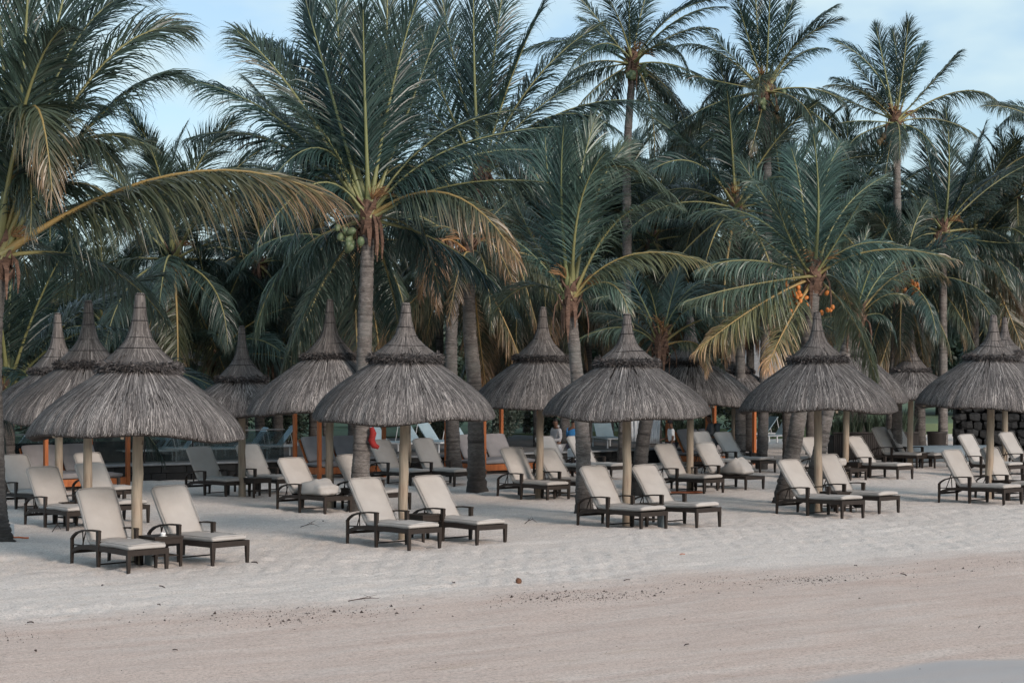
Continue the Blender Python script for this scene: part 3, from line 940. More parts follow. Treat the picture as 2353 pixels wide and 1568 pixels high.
# pool of leaves by how steeply they rise, shared by the palms further back
POOL = {}
ELS = (80, 64, 48, 32, 14, -6, -30, -58)
for ei, el in enumerate(ELS):
    POOL[el] = []
    for k in range(4):
        bend = R([38, 50, 62, 70, 70, 62, 48, 28][ei] + (k - 1.5) * 10)
        e = R(el)
        P1 = np.array([math.cos(e), 0, math.sin(e)]) * .56
        e2 = e - bend
        P2 = P1 + np.array([math.cos(e2), 0, math.sin(e2)]) * .50
        me = frond_mesh((0, 0, 0), P1 * 4.6, P2 * 4.6, 900 + ei * 10 + k, droop=[.5, .7, .9, 1.1, 1.3, 1.4, 1.5, 1.3][ei], roll=(k - 1.5) * .5,
                        wind=False, heading=0.0, v_up=.3 if el > 50 else (.05 if el > 30 else -.3), sparse=.05)
        POOL[el].append(me)

def spline(pts, n):
    pts = [np.asarray(p, float) for p in pts]
    P = [2 * pts[0] - pts[1]] + pts + [2 * pts[-1] - pts[-2]]
    out = []
    segs = len(pts) - 1
    for j in range(n):
        x = j / (n - 1) * segs
        i = min(int(x), segs - 1); t = x - i
        p0, p1, p2, p3 = P[i:i + 4]
        out.append(.5 * ((2 * p1) + (p2 - p0) * t + (2 * p0 - 5 * p1 + 4 * p2 - p3) * t * t + (3 * p1 - p0 - 3 * p2 + p3) * t ** 3))
    return np.array(out)
def trunk_mesh(pts, r0, r1, seed, sides=14, step=.034, flare=1.5):
    g = np.random.default_rng(seed)
    rough = spline(pts, 40)
    L = float(np.sum(np.linalg.norm(np.diff(rough, axis=0), axis=1)))
    n = int(L / step)
    C = spline(pts, n)
    s = np.linspace(0, L, n)
    # leaf-scar rings of uneven spacing
    edges = [0.0]
    while edges[-1] < L: edges.append(edges[-1] + g.uniform(.07, .13))
    edges = np.array(edges)
    i = np.searchsorted(edges, s, side='right') - 1
    ph = (s - edges[i]) / (edges[np.minimum(i + 1, len(edges) - 1)] - edges[i] + 1e-6)
    rad = np.interp(s, [0, .25, .8, 2.0, L], [r0 * flare, r0 * (1 + (flare - 1) * .55), r0 * 1.08, r0, r1]) * (1 + .06 * (ph - .5)) * (1 + g.normal(0, .02, len(edges))[i])
    ring = np.clip(1.3 - ph * 2.7, 0, 1) * (g.uniform(.15, 1.1, len(edges)) ** 1.3)[i]
    T = np.gradient(C, axis=0); T /= np.linalg.norm(T, axis=1)[:, None]
    X = np.cross(T, [0, 1.0, 0]); X /= np.linalg.norm(X, axis=1)[:, None]
    Y = np.cross(T, X)
    a = np.linspace(0, 2 * np.pi, sides, endpoint=False)
    jit = 1 + g.normal(0, .022, (n, sides))
    jit[s < .5] += g.normal(0, .05, ((s < .5).sum(), sides))
    Vv = C[:, None] + (X[:, None] * np.cos(a)[None, :, None] + Y[:, None] * np.sin(a)[None, :, None]) * (rad[:, None] * jit)[..., None]
    I = np.arange(n * sides).reshape(n, sides); I2 = np.roll(I, -1, 1)
    Q = np.stack([I[:-1], I2[:-1], I2[1:], I[1:]], -1).reshape(-1, 4)
    rr = np.clip(ring[:, None] * g.uniform(.5, 1.3, (n, sides)), 0, 1)
    foot = np.repeat(np.clip(1 - s / .75, 0, 1) ** .7, sides)
    return np_mesh("trunk", Vv.reshape(-1, 3), Q, mats=[M['trunk']], attrs={'ring': rr.ravel(), 'foot': foot}, smooth=True)

def nut_mesh(name, mat):
    v = []
    na, nb = 10, 8
    for j in range(nb + 1):
        ph = math.pi * j / nb
        for i in range(na):
            a = 2 * math.pi * i / na
            rr = math.sin(ph) * (1 + .07 * math.cos(3 * a))
            v.append((rr * .105 * math.cos(a), rr * .105 * math.sin(a), .135 * math.cos(ph) * (1.08 if math.cos(ph) < 0 else 1)))
    f = [(j * na + i, j * na + (i + 1) % na, (j + 1) * na + (i + 1) % na, (j + 1) * na + i) for j in range(nb) for i in range(na)]
    me = bpy.data.meshes.new(name); me.from_pydata(v, [], f); me.materials.append(mat)
    me.polygons.foreach_set("use_smooth", np.ones(len(f), dtype=bool)); me.update()
    return me
NUT = {c: nut_mesh("coconut", M['coco_' + c]) for c in ('green', 'orange', 'brown')}
def boot_mesh(seed, r, n=14):
    """fibrous leaf sheaths clasping the top of the trunk, and dry flower stalks"""
    g = np.random.default_rng(seed)
    b = MB()
    b.lathe([(r * .9, -.45), (r * 1.25, -.25), (r * 1.45, -.05), (r * 1.35, .18), (r * .9, .4), (r * .3, .55)], 14)
    b.v = [(x * (1 + g.normal(0, .06)), y * (1 + g.normal(0, .06)), z) for x, y, z in b.v]
    for i in range(n):
        a = i * 2.4 + g.normal(0, .2); z = -.42 + .8 * i / n
        rr = r * 1.25
        o = np.array([math.cos(a), math.sin(a), 0])
        p = [o * rr * .8 + [0, 0, z], o * (rr * 1.35) + [0, 0, z + .12], o * (rr * (1.6 + .5 * g.random())) + [0, 0, z + .20 + .16 * g.random()]]
        b.sweep(p, [.22 * g.uniform(.7, 1.2), .14, .02], [.03, .03, .015], side=(-math.sin(a), math.cos(a), 0))
    for i in range(5):      # torn hanging fibre
        a = g.uniform(0, 6.28); o = np.array([math.cos(a), math.sin(a), 0])
        p = [o * r * 1.2 + [0, 0, -.1], o * r * 1.9 + [0, 0, -.25], o * r * 1.8 + [0, 0, -.55 - .3 * g.random()]]
        b.sweep(p, [.10, .09, .02], [.015, .015, .01], side=(-math.sin(a), math.cos(a), 0))
    return b
SPATHE = MB().sweep([(0, 0, 0), (.25, 0, .10), (.42, 0, -.12), (.48, 0, -.5), (.46, 0, -.85)], [.05, .06, .10, .09, .015], [.03, .03, .03, .03, .01]).mesh("dry_spathe", M['fibre'])
STALK = MB()
_g = np.random.default_rng(5)
for i in range(16):
    a = _g.uniform(-.7, .7); q = _g.uniform(-.5, .5)
    STALK.tube([(0, 0, 0), (.3, 0, .12), (.3 + .28 * math.cos(a), .28 * math.sin(a), .12 + .22 * q), (.3 + .42 * math.cos(a), .42 * math.sin(a), .02 + .3 * q)], [.014, .014, .008, .004], 4, False)
STALK = STALK.mesh("flower_stalk", M['stalk'])

def palm(label, base, crown, mids=(), heroes=(), auto=14, L=4.4, r=.17, seed=1, nuts=None, dark=1.0, fb=1.0, brown=.12, yellow=.25,
         els=None, bootb=True, droopk=1.0, name="coconut_palm", group="coconut palms behind and among the umbrellas", flare=1.5, dead=0, azr=None):
    g = np.random.default_rng(seed)
    base = np.asarray(base, float); crown = np.asarray(crown, float)
    zb = gz(base[0], base[1]) if base[1] < 78 else 0.0
    base = np.array([base[0], base[1], base[2] + zb - .06])
    root = empty(name, base, 0, label, "palm tree", group)
    pts = [base - base]
    for (px, py) in mids:
        k = (py - (HY + (CAM_H - base[2]) * F / base[1])) 
        f_ = (CAM_H - (py - HY) * base[1] / F - base[2]) / max(crown[2] - base[2], .1)
        d = base[1] + (crown[1] - base[1]) * f_
        pts.append(at(px, py, d) - base)
    pts.append(crown - base - np.array([0, 0, .12]))
    o = np_obj("trunk", trunk_mesh(pts, r * 1.12, r * .82, seed, flare=flare, step=.034 if base[1] < 60 else .05), root)
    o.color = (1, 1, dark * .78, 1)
    c = crown - base
    if bootb:
        boot_mesh(seed, r * .82).build("fibre_sheath", M['fibre'], root, False, c)
    def put(o, br, ye, bri):
        o.color = (float(np.clip(br, 0, 1)), float(np.clip(ye, 0, 1)), bri, 1)
    for i, hfr in enumerate(heroes):
        mid, tip = hfr[0], hfr[1]
        dz = hfr[2] if len(hfr) > 2 else 0.0
        br = hfr[3] if len(hfr) > 3 else brown
        ye = hfr[4] if len(hfr) > 4 else yellow
        rl = hfr[5] if len(hfr) > 5 else (-.5 * np.sign(tip[0] - (CX + crown[0] * F / crown[1])) + g.normal(0, .28))
        P0 = crown + g.normal(0, .03, 3)
        Mi = at(mid[0], mid[1], crown[1] + dz * .5)
        P2 = at(tip[0], tip[1], crown[1] + dz)
        P1 = 2 * Mi - .5 * (P0 + P2)
        el = math.atan2(P2[2] - P0[2], np.hypot(P2[0] - P0[0], P2[1] - P0[1]))
        dr = g.uniform(.75, 1.35) * np.interp(math.degrees(el), [-60, 0, 40, 80], [1.6, 1.9, 1.05, .5]) * droopk
        hd = None
        if np.hypot(P2[0] - P0[0], P2[1] - P0[1]) < .35 * np.linalg.norm(P2 - P0) and abs(dz) < 1.0:
            hd = -math.pi / 2 + g.normal(0, .4)
        me = frond_mesh(P0 - base, P1 - base, P2 - base, seed * 100 + i, lmul=hfr[6] if len(hfr) > 6 else 1.0, sparse=float(g.choice([.03, .05, .12])), droop=dr, roll=rl, heading=hd, v_up=float(np.interp(math.degrees(el), [-60, 0, 40, 75], [-.15, -.35, .0, .28])))
        put(np_obj("frond", me, root), br + g.normal(0, .03), (ye if ye > .65 else ye * .55) + g.normal(0, .06), fb * g.uniform(.85, 1.15))
    E = els or ELS
    for i in range(auto):
        el = E[int((i + .5) / auto * len(E)) % len(E)]
        me = POOL[el][g.integers(0, 4)]
        o = np_obj("frond", me, root, c)
        az = seed * 1.7 + i * 2.39996 + g.normal(0, .15)
        if azr is not None: az = azr[0] + (azr[1] - azr[0]) * ((i * .618 + seed * .37) % 1.0)
        s = L / 4.6 * g.uniform(.85, 1.08)
        o.rotation_euler = (g.normal(0, .06), g.normal(0, .06), az)
        o.scale = (s, s * (1 if g.random() < .5 else -1), s)
        old = np.interp(el, [-60, -10, 30], [.32, .12, 0])
        put(o, brown + old + g.normal(0, .06), yellow + old * .8 + g.normal(0, .12), fb * g.uniform(.8, 1.15))
    for i in range(dead):
        me = POOL[-58][g.integers(0, 4)]
        o = np_obj("frond", me, root, c - np.array([0, 0, .2]))
        s = L / 4.6 * .6
        o.scale = (s, s, s); o.rotation_euler = (0, .35 + .2 * g.random(), g.uniform(3.4, 6.0))
        put(o, .85, .9, 1.0)
        o["label"] = "dead brown frond hanging down"
    if bootb:
        for i in range(3):
            o = np_obj("dry_spathe", SPATHE, root, c); o.rotation_euler = (0, 0, g.uniform(3.0, 6.4)); o.scale = (.8, .8, g.uniform(.6, 1.1))
        for i in range(2):
            o = np_obj("flower_stalk", STALK, root, c + [0, 0, .15]); o.rotation_euler = (g.normal(0, .2), -.5 + g.normal(0, .3), g.uniform(3.0, 6.4))
    if nuts:
        for (cn, k, ax, off) in nuts:
            oo = np.array([math.cos(ax), math.sin(ax), 0])
            for j in range(k):
                o = np_obj("coconut", NUT[cn], root, c + oo * (r * 1.3 + .16 + g.uniform(0, .16)) + np.array([g.normal(0, .11), g.normal(0, .11), off - .12 + g.normal(0, .13)]))
                o.rotation_euler = (g.normal(0, .5), g.normal(0, .5), g.uniform(0, 6))
                s = g.uniform(.62, .85) * (.62 if cn == 'orange' else 1); o.scale = (s, s, s)
    return root

# left-edge palm with the long yellowing leaf
b = ground(-2, 1243); d = b[1]
palm("palm at the left edge whose long drooping frond turns orange at its tip", b, at(0, 590, d), [(-12, 1100), (-16, 800)], [
    ((395, 402), (742, 446), -1.2, .40, .75, -.4, 1.3), ((330, 425), (610, 402), .6, .12, .55, -.5, 1.3),
    ((232, 262), (418, 175), -.6, .10, .3), ((210, 180), (414, 66), .6, .12, .3), ((150, 140), (312, -10), 1.0, .1, .3),
    ((100, 190), (180, -150), 1.4, .08, .2), ((50, 200), (70, -190), -1.0, .08, .2), ((10, 200), (-30, -160), 1.2, .08, .2),
    ((70, 250), (120, 440), -1.8, .36, .6), ((150, 330), (290, 420), -1.0, .16, .45), ((140, 350), (330, 330), -1.2, .12, .4), ((110, 300), (240, 250), .5, .1, .3), ((60, 400), (70, 540), -1.2, .25, .5),
    ((-60, 260), (-160, 80), .5, .1, .3), ((60, 230), (150, 60), -2.2, .10, .35), ((170, 420), (330, 560), .9, .30, .6)],
    auto=7, azr=(.4, 2.7), L=4.2, r=.165, seed=11, brown=.10, yellow=.3, fb=1.0, els=(64, 48, 32, 14), dark=.55)
# big palm, thick trunk left of centre
b = ground(822, 1172); d = b[1]
palm("big full palm with thick grey trunk rising through the umbrellas left of centre", b, at(846, 505, d), [(832, 1000), (838, 760)], [
    ((655, 285), (438, 186), .8, .08, .15), ((690, 235), (545, 72), 1.0, .07, .12), ((720, 230), (612, 98), 1.6, .07, .12),
    ((760, 210), (702, 2), .4, .05, .1), ((790, 200), (770, -60), 1.5, .05, .1), ((838, 230), (834, 20), -.9, .04, .12, 0.0),
    ((880, 220), (890, -60), 1.4, .05, .1), ((893, 240), (962, -15), -.4, .08, .2), ((940, 250), (1010, 60), 1.4, .06, .15),
    ((1019, 350), (1300, 290), -1.0, .10, .35), ((990, 325), (1190, 252), .3, .06, .3), ((1050, 424), (1290, 424), -.8, .10, .4), ((1030, 445), (1192, 600), -1.8, .42, .55),
    ((750, 345), (630, 405), -1.0, .08, .15), ((730, 420), (590, 560), -1.2, .10, .2), ((740, 440), (640, 640), .8, .15, .3),
    ((700, 400), (520, 450), 1.2, .08, .2), ((640, 330), (432, 318), 1.4, .08, .2), ((930, 460), (1000, 620), .4, .25, .4),
    ((740, 300), (640, 230), -1.2, .05, .1), ((880, 300), (900, 110), 2.0, .05, .1), ((940, 380), (1080, 560), 1.2, .2, .3)],
    auto=9, azr=(.3, 2.8), L=4.6, r=.168, seed=12, nuts=[('green', 8, R(205), -.25), ('green', 4, R(160), -.3)], els=(48, 14, -6, -30), brown=.08, yellow=.12, dark=.92)
# trunk right of it with a drooping skirt of old leaves
b = ground(1096, 1128); d = b[1]
palm("palm with dark straight trunk and old orange-brown leaves hanging below its crown", b, at(1080, 588, d), [(1090, 900), (1078, 740)], [
    ((1000, 590), (965, 690), -.8, .55, .7), ((1010, 560), (1005, 715), -1.4, .88, .9), ((1130, 560), (1190, 680), -1.0, .40, .6), ((1020, 520), (900, 560), .4, .25, .4),
    ((1120, 560), (1240, 620), .6, .35, .5), ((1060, 480), (1010, 400), 1.0, .15, .3), ((1130, 500), (1200, 440), 1.0, .15, .3), ((1060, 600), (1030, 740), -1.4, .40, .6), ((1110, 600), (1130, 760), -1.0, .25, .4)],
    auto=8, azr=(-.2, 3.3), L=3.6, r=.17, seed=13, brown=.2, yellow=.35, fb=.9, els=(48, 14, -6, -30, -58), dark=.8, nuts=[('green', 5, R(250), -.2)])
b = ground(1046, 1040, .0); d = 57
palm("tall palm behind the centre with pale curved trunk and windblown upper leaves", ground(1044, 1092), at(1108, 405, d), [(1036, 860), (1046, 680)], [
    ((1010, 200), (962, 52), .6, .07, .15), ((1050, 170), (1010, -40), 1.2, .06, .12), ((1090, 180), (1088, -90), -.8, .05, .12), ((1130, 170), (1165, -90), .8, .05, .12),
    ((1170, 190), (1268, -30), -.8, .1, .25), ((1225, 190), (1386, 52), .7, .12, .3), ((1300, 255), (1532, 240), -.8, .1, .35), ((1200, 280), (1340, 180), 1.8, .08, .2),
    ((1230, 330), (1400, 440), -.8, .15, .3), ((1180, 330), (1260, 470), -1.6, .15, .3), ((960, 300), (820, 300), 1.5, .08, .15), ((1020, 350), (950, 460), -1.0, .1, .2), ((1260, 270), (1420, 300), -1.6, .1, .25),
    ((990, 250), (900, 130), 1.4, .07, .15)],
    auto=9, azr=(0, 3.1), L=4.8, r=.17, seed=14, nuts=[('green', 5, R(280), -.25)], els=(48, 32, -6, -30, -58), brown=.12, yellow=.25, dark=.8)
# young bright palm in the middle
b = ground(1342, 1178); d = b[1]
palm("young bright-leaved palm right of centre with slim banded trunk", b, at(1311, 690, d), [(1338, 1000), (1322, 830)], [
    ((1322, 470), (1364, 282), .8, .05, .25, 0.0), ((1365, 400), (1556, 458), -.6, .12, .45), ((1420, 505), (1552, 470), -1.0, .1, .4), ((1440, 588), (1624, 604), -.8, .26, .7),
    ((1235, 596), (1150, 530), -.4, .08, .35), ((1270, 500), (1252, 312), 1.0, .04, .2), ((1290, 470), (1295, 290), -1.0, .04, .2), 
    ((1370, 450), (1440, 330), 1.6, .05, .3), ((1230, 560), (1165, 420), 1.4, .05, .25), ((1400, 650), (1450, 740), -.7, .3, .55), ((1330, 480), (1390, 350), -1.4, .06, .25)],
    auto=4, azr=(.3, 2.8), L=3.2, r=.135, seed=15, els=(48, 32), brown=.06, yellow=.3, fb=1.55, droopk=.75, dark=.95)
# small palm between
b = ground(1460, 1137); d = b[1]
palm("short palm on a leaning dark trunk just right of the middle umbrella", b, at(1518, 795, d), [(1482, 980), (1508, 860)], [
    ((1538, 700), (1560, 622), .6, .05, .25), ((1500, 690), (1478, 640), -.6, .05, .25), ((1455, 695), (1362, 688), -.5, .12, .45), ((1435, 752), (1326, 780), .3, .1, .4),
    ((1640, 728), (1752, 764), -.6, .25, .6), ((1590, 705), (1648, 752), -.9, .12, .45), ((1560, 690), (1632, 640), .9, .05, .3), ((1580, 680), (1690, 660), .4, .06, .3), ((1470, 680), (1420, 600), 1.2, .05, .2), ((1600, 790), (1622, 860), -.8, .5, .8)],
    auto=4, azr=(.3, 2.8), L=2.6, r=.14, seed=16, els=(48, 14, -6), brown=.06, yellow=.3, fb=1.3, droopk=.8, dark=.55)
# right-hand palm with orange coconuts
b = ground(1797, 1153); d = b[1]
palm("full palm at right with bunches of orange coconuts and a leaning trunk", b, at(1871, 636, d), [(1834, 960), (1862, 740)], [
    ((1728, 598), (1600, 622), -.3, .14, .45), ((1705, 658), (1570, 694), -.6, .12, .5), ((1735, 705), (1600, 805), -.8, .42, .85), ((1765, 560), (1644, 484), .5, .12, .45),
    ((1795, 470), (1722, 420), -.6, .08, .4), ((1735, 500), (1590, 492), 1.2, .06, .3), ((1880, 470), (1868, 308), -.8, .04, .2, 0.0), ((1932, 490), (2036, 404), .8, .06, .3),
    ((1960, 565), (2076, 566), -.5, .08, .35), ((2010, 575), (2188, 596), -1.2, .30, .55), ((1890, 440), (1932, 330), 1.2, .04, .25), ((1840, 440), (1816, 338), 1.4, .04, .2),
    ((1800, 520), (1700, 370), 1.6, .05, .2), ((1820, 560), (1770, 420), -1.4, .05, .3), ((1930, 540), (1990, 440), -1.3, .06, .3), ((1800, 760), (1760, 850), -1.0, .5, .9), ((1780, 640), (1680, 580), 1.4, .08, .3)],
    auto=4, azr=(.3, 2.8), L=3.6, r=.16, seed=17, nuts=[('orange', 18, R(195), -.28), ('orange', 7, R(212), -.52), ('orange', 5, R(320), -.45)], els=(14, -6, -30), brown=.08, yellow=.32, fb=1.5, droopk=.8, dark=.8)
b = ground(1868, 1100); d = 52.0
palm("palm with curved trunk leaning right behind the fourth front umbrella, golden leaf bases", at(1868, 830 + 3.25 * F / 52, d), at(1968, 735, d), [(1900, 950), (1944, 800)], [
    ((2035, 678), (2094, 692), -.5, .35, .6), ((2075, 625), (2174, 640), .3, .3, .6), ((2030, 725), (2060, 790), .6, .1, .3),
    ((1970, 640), (1992, 530), .5, .05, .25), ((1940, 640), (1910, 570), .8, .05, .25), ((2010, 650), (2080, 580), .8, .06, .3), ((1990, 640), (2040, 520), -.7, .06, .3)],
    auto=4, azr=(.3, 2.8), L=2.8, r=.15, seed=18, els=(48, 14), brown=.1, yellow=.4, fb=1.45, droopk=.8, dark=.95)
# tall palms against the sky
d = 62
palm("tall sky-high palm with green coconuts, leftmost of the three on the skyline", (at(1430, 1030, d) * [1, 1, 0]), at(1453, 150, d), [(1440, 600), (1440, 360)], [
    ((1385, 100), (1306, 165), -.4, .08, .2), ((1385, 60), (1318, -20), .5, .06, .15), ((1445, 40), (1452, -80), -.7, .05, .1), ((1470, 40), (1502, -60), .5, .05, .15),
    ((1550, 50), (1662, 16), -.4, .08, .2), ((1550, 80), (1642, 66), .7, .08, .2), ((1545, 150), (1652, 205), -.5, .08, .2), ((1355, 165), (1238, 222), .3, .1, .25), ((1390, 185), (1328, 245), -.7, .12, .25),
    ((1492, 230), (1504, 375), -.5, .25, .4), ((1400, 90), (1330, 40), 1.4, .06, .15), ((1410, 210), (1385, 330), .5, .2, .3), ((1520, 190), (1600, 300), .6, .15, .25)],
    auto=8, L=4.0, r=.135, seed=21, nuts=[('green', 8, R(265), -.25), ('green', 5, R(330), -.05), ('brown', 4, R(200), -.3)], els=(64, 32, 14, -30), brown=.1, yellow=.2, fb=.9, flare=1.2)
d = 60
palm("tall palm with many green coconuts, middle of the three on the skyline", (at(1750, 1030, d) * [1, 1, 0]), at(1756, 212, d), [(1762, 600), (1761, 340)], [
    ((1640, 115), (1542, 110), -.5, .08, .2), ((1640, 185), (1535, 158), .4, .08, .2), ((1650, 235), (1545, 292), -.3, .1, .2), ((1680, 275), (1556, 390), .4, .15, .25), ((1715, 75), (1686, -30), -.6, .06, .15),
    ((1740, 70), (1736, -70), .5, .05, .1), ((1765, 70), (1770, -60), -.8, .05, .1), ((1795, 80), (1824, 0), .6, .06, .15), ((1840, 85), (1918, 14), -.4, .08, .2), ((1830, 130), (1900, 112), .7, .08, .2),
    ((1860, 203), (1942, 238), -.4, .1, .25), ((1875, 265), (1946, 362), -.6, .12, .25), ((1745, 270), (1724, 350), -.9, .25, .4), ((1700, 150), (1620, 70), .9, .06, .15), ((1800, 290), (1830, 400), .5, .15, .2)],
    auto=6, L=3.8, r=.135, seed=22, nuts=[('green', 8, R(260), -.22), ('brown', 6, R(340), -.55), ('green', 4, R(350), 0)], els=(64, 32, 14, -6), brown=.1, yellow=.2, fb=.9, flare=1.2)
d = 64
palm("tall windswept palm at upper right, rightmost of the three on the skyline", (at(2040, 1030, d) * [1, 1, 0]), at(2056, 282, d), [(2060, 700), (2060, 400)], [
    ((2075, 150), (2086, 48), -.5, .1, .2), ((2030, 150), (2012, 62), .4, .06, .15), ((2010, 165), (1914, 92), -.4, .08, .2), ((1955, 235), (1884, 204), .3, .1, .25), ((1975, 210), (1912, 180), .8, .08, .2),
    ((2095, 170), (2124, 102), .6, .06, .15), ((2150, 180), (2202, 122), -.3, .1, .2), ((2190, 213), (2284, 228), -.4, .12, .25), ((1970, 278), (1906, 290), -.3, .1, .2), ((1975, 310), (1950, 345), -.6, .12, .2),
    ((2045, 330), (2034, 400), -.8, .25, .4), ((2110, 300), (2150, 350), -.5, .12, .2), ((2060, 160), (2050, 70), .9, .06, .15), ((2130, 250), (2180, 280), .6, .1, .2), ((2020, 220), (1960, 140), .9, .06, .2)],
    auto=5, L=3.0, r=.13, seed=23, nuts=[('green', 4, R(300), -.2), ('brown', 6, R(200), -.45)], els=(48, 14, -6), brown=.1, yellow=.2, fb=.9, flare=1.2)
d = 68
palm("dark palm with straight trunk standing clear at right between two umbrella tips", (at(2166, 1040, d) * [1, 1, 0]), at(2166, 535, d), [(2166, 850)], [
    ((2180, 390), (2172, 250), -.5, .06, .1), ((2095, 450), (2020, 404), .4, .08, .15), ((2215, 420), (2262, 290), -.4, .06, .15), ((2260, 440), (2356, 380), .5, .08, .2), ((2140, 400), (2118, 302), .8, .05, .1),
    ((2100, 550), (2050, 625), -.5, .12, .2), ((2270, 555), (2360, 556), -.4, .1, .3), ((2285, 580), (2350, 636), .4, .1, .25), ((2215, 610), (2264, 660), -.8, .15, .25), ((2120, 600), (2100, 700), -.6, .2, .3), ((2200, 620), (2230, 760), .5, .3, .5)],
    auto=10, L=3.8, r=.145, seed=24, els=(64, 48, 14, -6, -30), brown=.1, yellow=.15, fb=.75, flare=1.2)
d = 75
palm("palm at the right edge with pale grey trunk behind the last umbrellas", (at(2340, 1030, d) * [1, 1, 0]), at(2336, 470, d), [(2342, 800)], [
    ((2305, 380), (2254, 304), -.4, .08, .15), ((2315, 370), (2290, 300), .4, .06, .1), ((2335, 370), (2326, 300), -.5, .05, .1), ((2290, 450), (2215, 460), .3, .1, .2), ((2300, 510), (2240, 600), -.4, .15, .2), ((2330, 580), (2320, 700), -.6, .2, .3)],
    auto=12, L=4.0, r=.15, seed=25, els=(64, 48, 14, -6, -30), fb=.85, flare=1.2, dark=1.1)
d = 72
palm("palm beyond the right edge with one frond arching into the sky", (at(2440, 1030, d) * [1, 1, 0]), at(2440, 340, d), [(2440, 700)], [
    ((2360, 258), (2286, 302), -.4, .1, .2), ((2380, 300), (2330, 260), .3, .1, .2)], auto=12, L=4.0, r=.15, seed=26, els=(64, 48, 14, -6, -30), fb=.85, flare=1.2)
# palms further back on the left
d = 64
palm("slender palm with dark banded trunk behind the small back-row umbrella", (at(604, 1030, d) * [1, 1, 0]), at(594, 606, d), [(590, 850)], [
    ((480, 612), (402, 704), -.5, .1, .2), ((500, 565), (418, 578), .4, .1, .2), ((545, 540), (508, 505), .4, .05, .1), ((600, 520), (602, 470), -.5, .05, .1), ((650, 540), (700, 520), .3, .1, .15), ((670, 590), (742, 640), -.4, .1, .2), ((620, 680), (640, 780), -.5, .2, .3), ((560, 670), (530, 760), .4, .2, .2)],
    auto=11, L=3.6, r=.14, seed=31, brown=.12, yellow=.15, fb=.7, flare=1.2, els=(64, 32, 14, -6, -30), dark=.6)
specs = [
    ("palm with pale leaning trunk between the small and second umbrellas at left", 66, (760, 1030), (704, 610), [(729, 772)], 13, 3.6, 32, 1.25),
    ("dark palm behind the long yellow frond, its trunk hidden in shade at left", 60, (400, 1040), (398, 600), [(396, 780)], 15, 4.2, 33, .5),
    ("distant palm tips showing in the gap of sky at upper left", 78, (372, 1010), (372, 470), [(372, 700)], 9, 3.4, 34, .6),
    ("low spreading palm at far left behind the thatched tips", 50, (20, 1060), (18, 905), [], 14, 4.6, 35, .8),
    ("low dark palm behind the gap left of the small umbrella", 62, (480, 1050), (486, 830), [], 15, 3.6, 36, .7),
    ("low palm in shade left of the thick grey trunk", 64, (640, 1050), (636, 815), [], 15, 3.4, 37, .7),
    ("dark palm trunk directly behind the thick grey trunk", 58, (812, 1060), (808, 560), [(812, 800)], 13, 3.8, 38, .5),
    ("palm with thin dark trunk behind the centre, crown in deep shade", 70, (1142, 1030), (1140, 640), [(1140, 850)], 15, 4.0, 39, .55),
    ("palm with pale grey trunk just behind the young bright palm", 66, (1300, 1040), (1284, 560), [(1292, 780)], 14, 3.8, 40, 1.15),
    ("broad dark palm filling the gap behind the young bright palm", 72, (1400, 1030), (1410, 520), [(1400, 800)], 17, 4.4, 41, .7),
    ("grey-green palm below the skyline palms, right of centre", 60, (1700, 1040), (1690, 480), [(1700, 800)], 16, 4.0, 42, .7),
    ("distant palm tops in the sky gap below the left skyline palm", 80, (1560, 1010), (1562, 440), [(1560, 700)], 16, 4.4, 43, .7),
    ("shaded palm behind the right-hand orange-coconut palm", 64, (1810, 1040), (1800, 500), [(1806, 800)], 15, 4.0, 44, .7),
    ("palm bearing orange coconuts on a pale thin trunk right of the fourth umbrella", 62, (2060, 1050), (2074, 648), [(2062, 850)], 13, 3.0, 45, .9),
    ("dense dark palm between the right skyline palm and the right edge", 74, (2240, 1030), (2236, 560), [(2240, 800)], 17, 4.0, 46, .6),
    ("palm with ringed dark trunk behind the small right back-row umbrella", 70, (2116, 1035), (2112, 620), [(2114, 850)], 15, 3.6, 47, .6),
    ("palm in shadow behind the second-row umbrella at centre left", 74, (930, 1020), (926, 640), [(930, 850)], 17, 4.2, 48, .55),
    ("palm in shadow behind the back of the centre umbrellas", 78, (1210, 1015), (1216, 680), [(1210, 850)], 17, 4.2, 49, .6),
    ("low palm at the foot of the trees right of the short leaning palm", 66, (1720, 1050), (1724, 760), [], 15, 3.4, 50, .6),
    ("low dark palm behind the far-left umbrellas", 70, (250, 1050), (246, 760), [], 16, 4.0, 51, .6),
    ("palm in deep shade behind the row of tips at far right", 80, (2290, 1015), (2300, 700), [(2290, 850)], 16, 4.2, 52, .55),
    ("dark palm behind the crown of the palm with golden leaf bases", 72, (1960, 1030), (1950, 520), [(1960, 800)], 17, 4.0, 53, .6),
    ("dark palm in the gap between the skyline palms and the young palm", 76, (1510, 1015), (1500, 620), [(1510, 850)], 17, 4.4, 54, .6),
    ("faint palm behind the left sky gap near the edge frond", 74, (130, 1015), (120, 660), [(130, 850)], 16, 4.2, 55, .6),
    ("dark palm crown filling behind the big left palm", 66, (720, 1030), (730, 470), [(722, 800)], 17, 4.4, 56, .6),
]
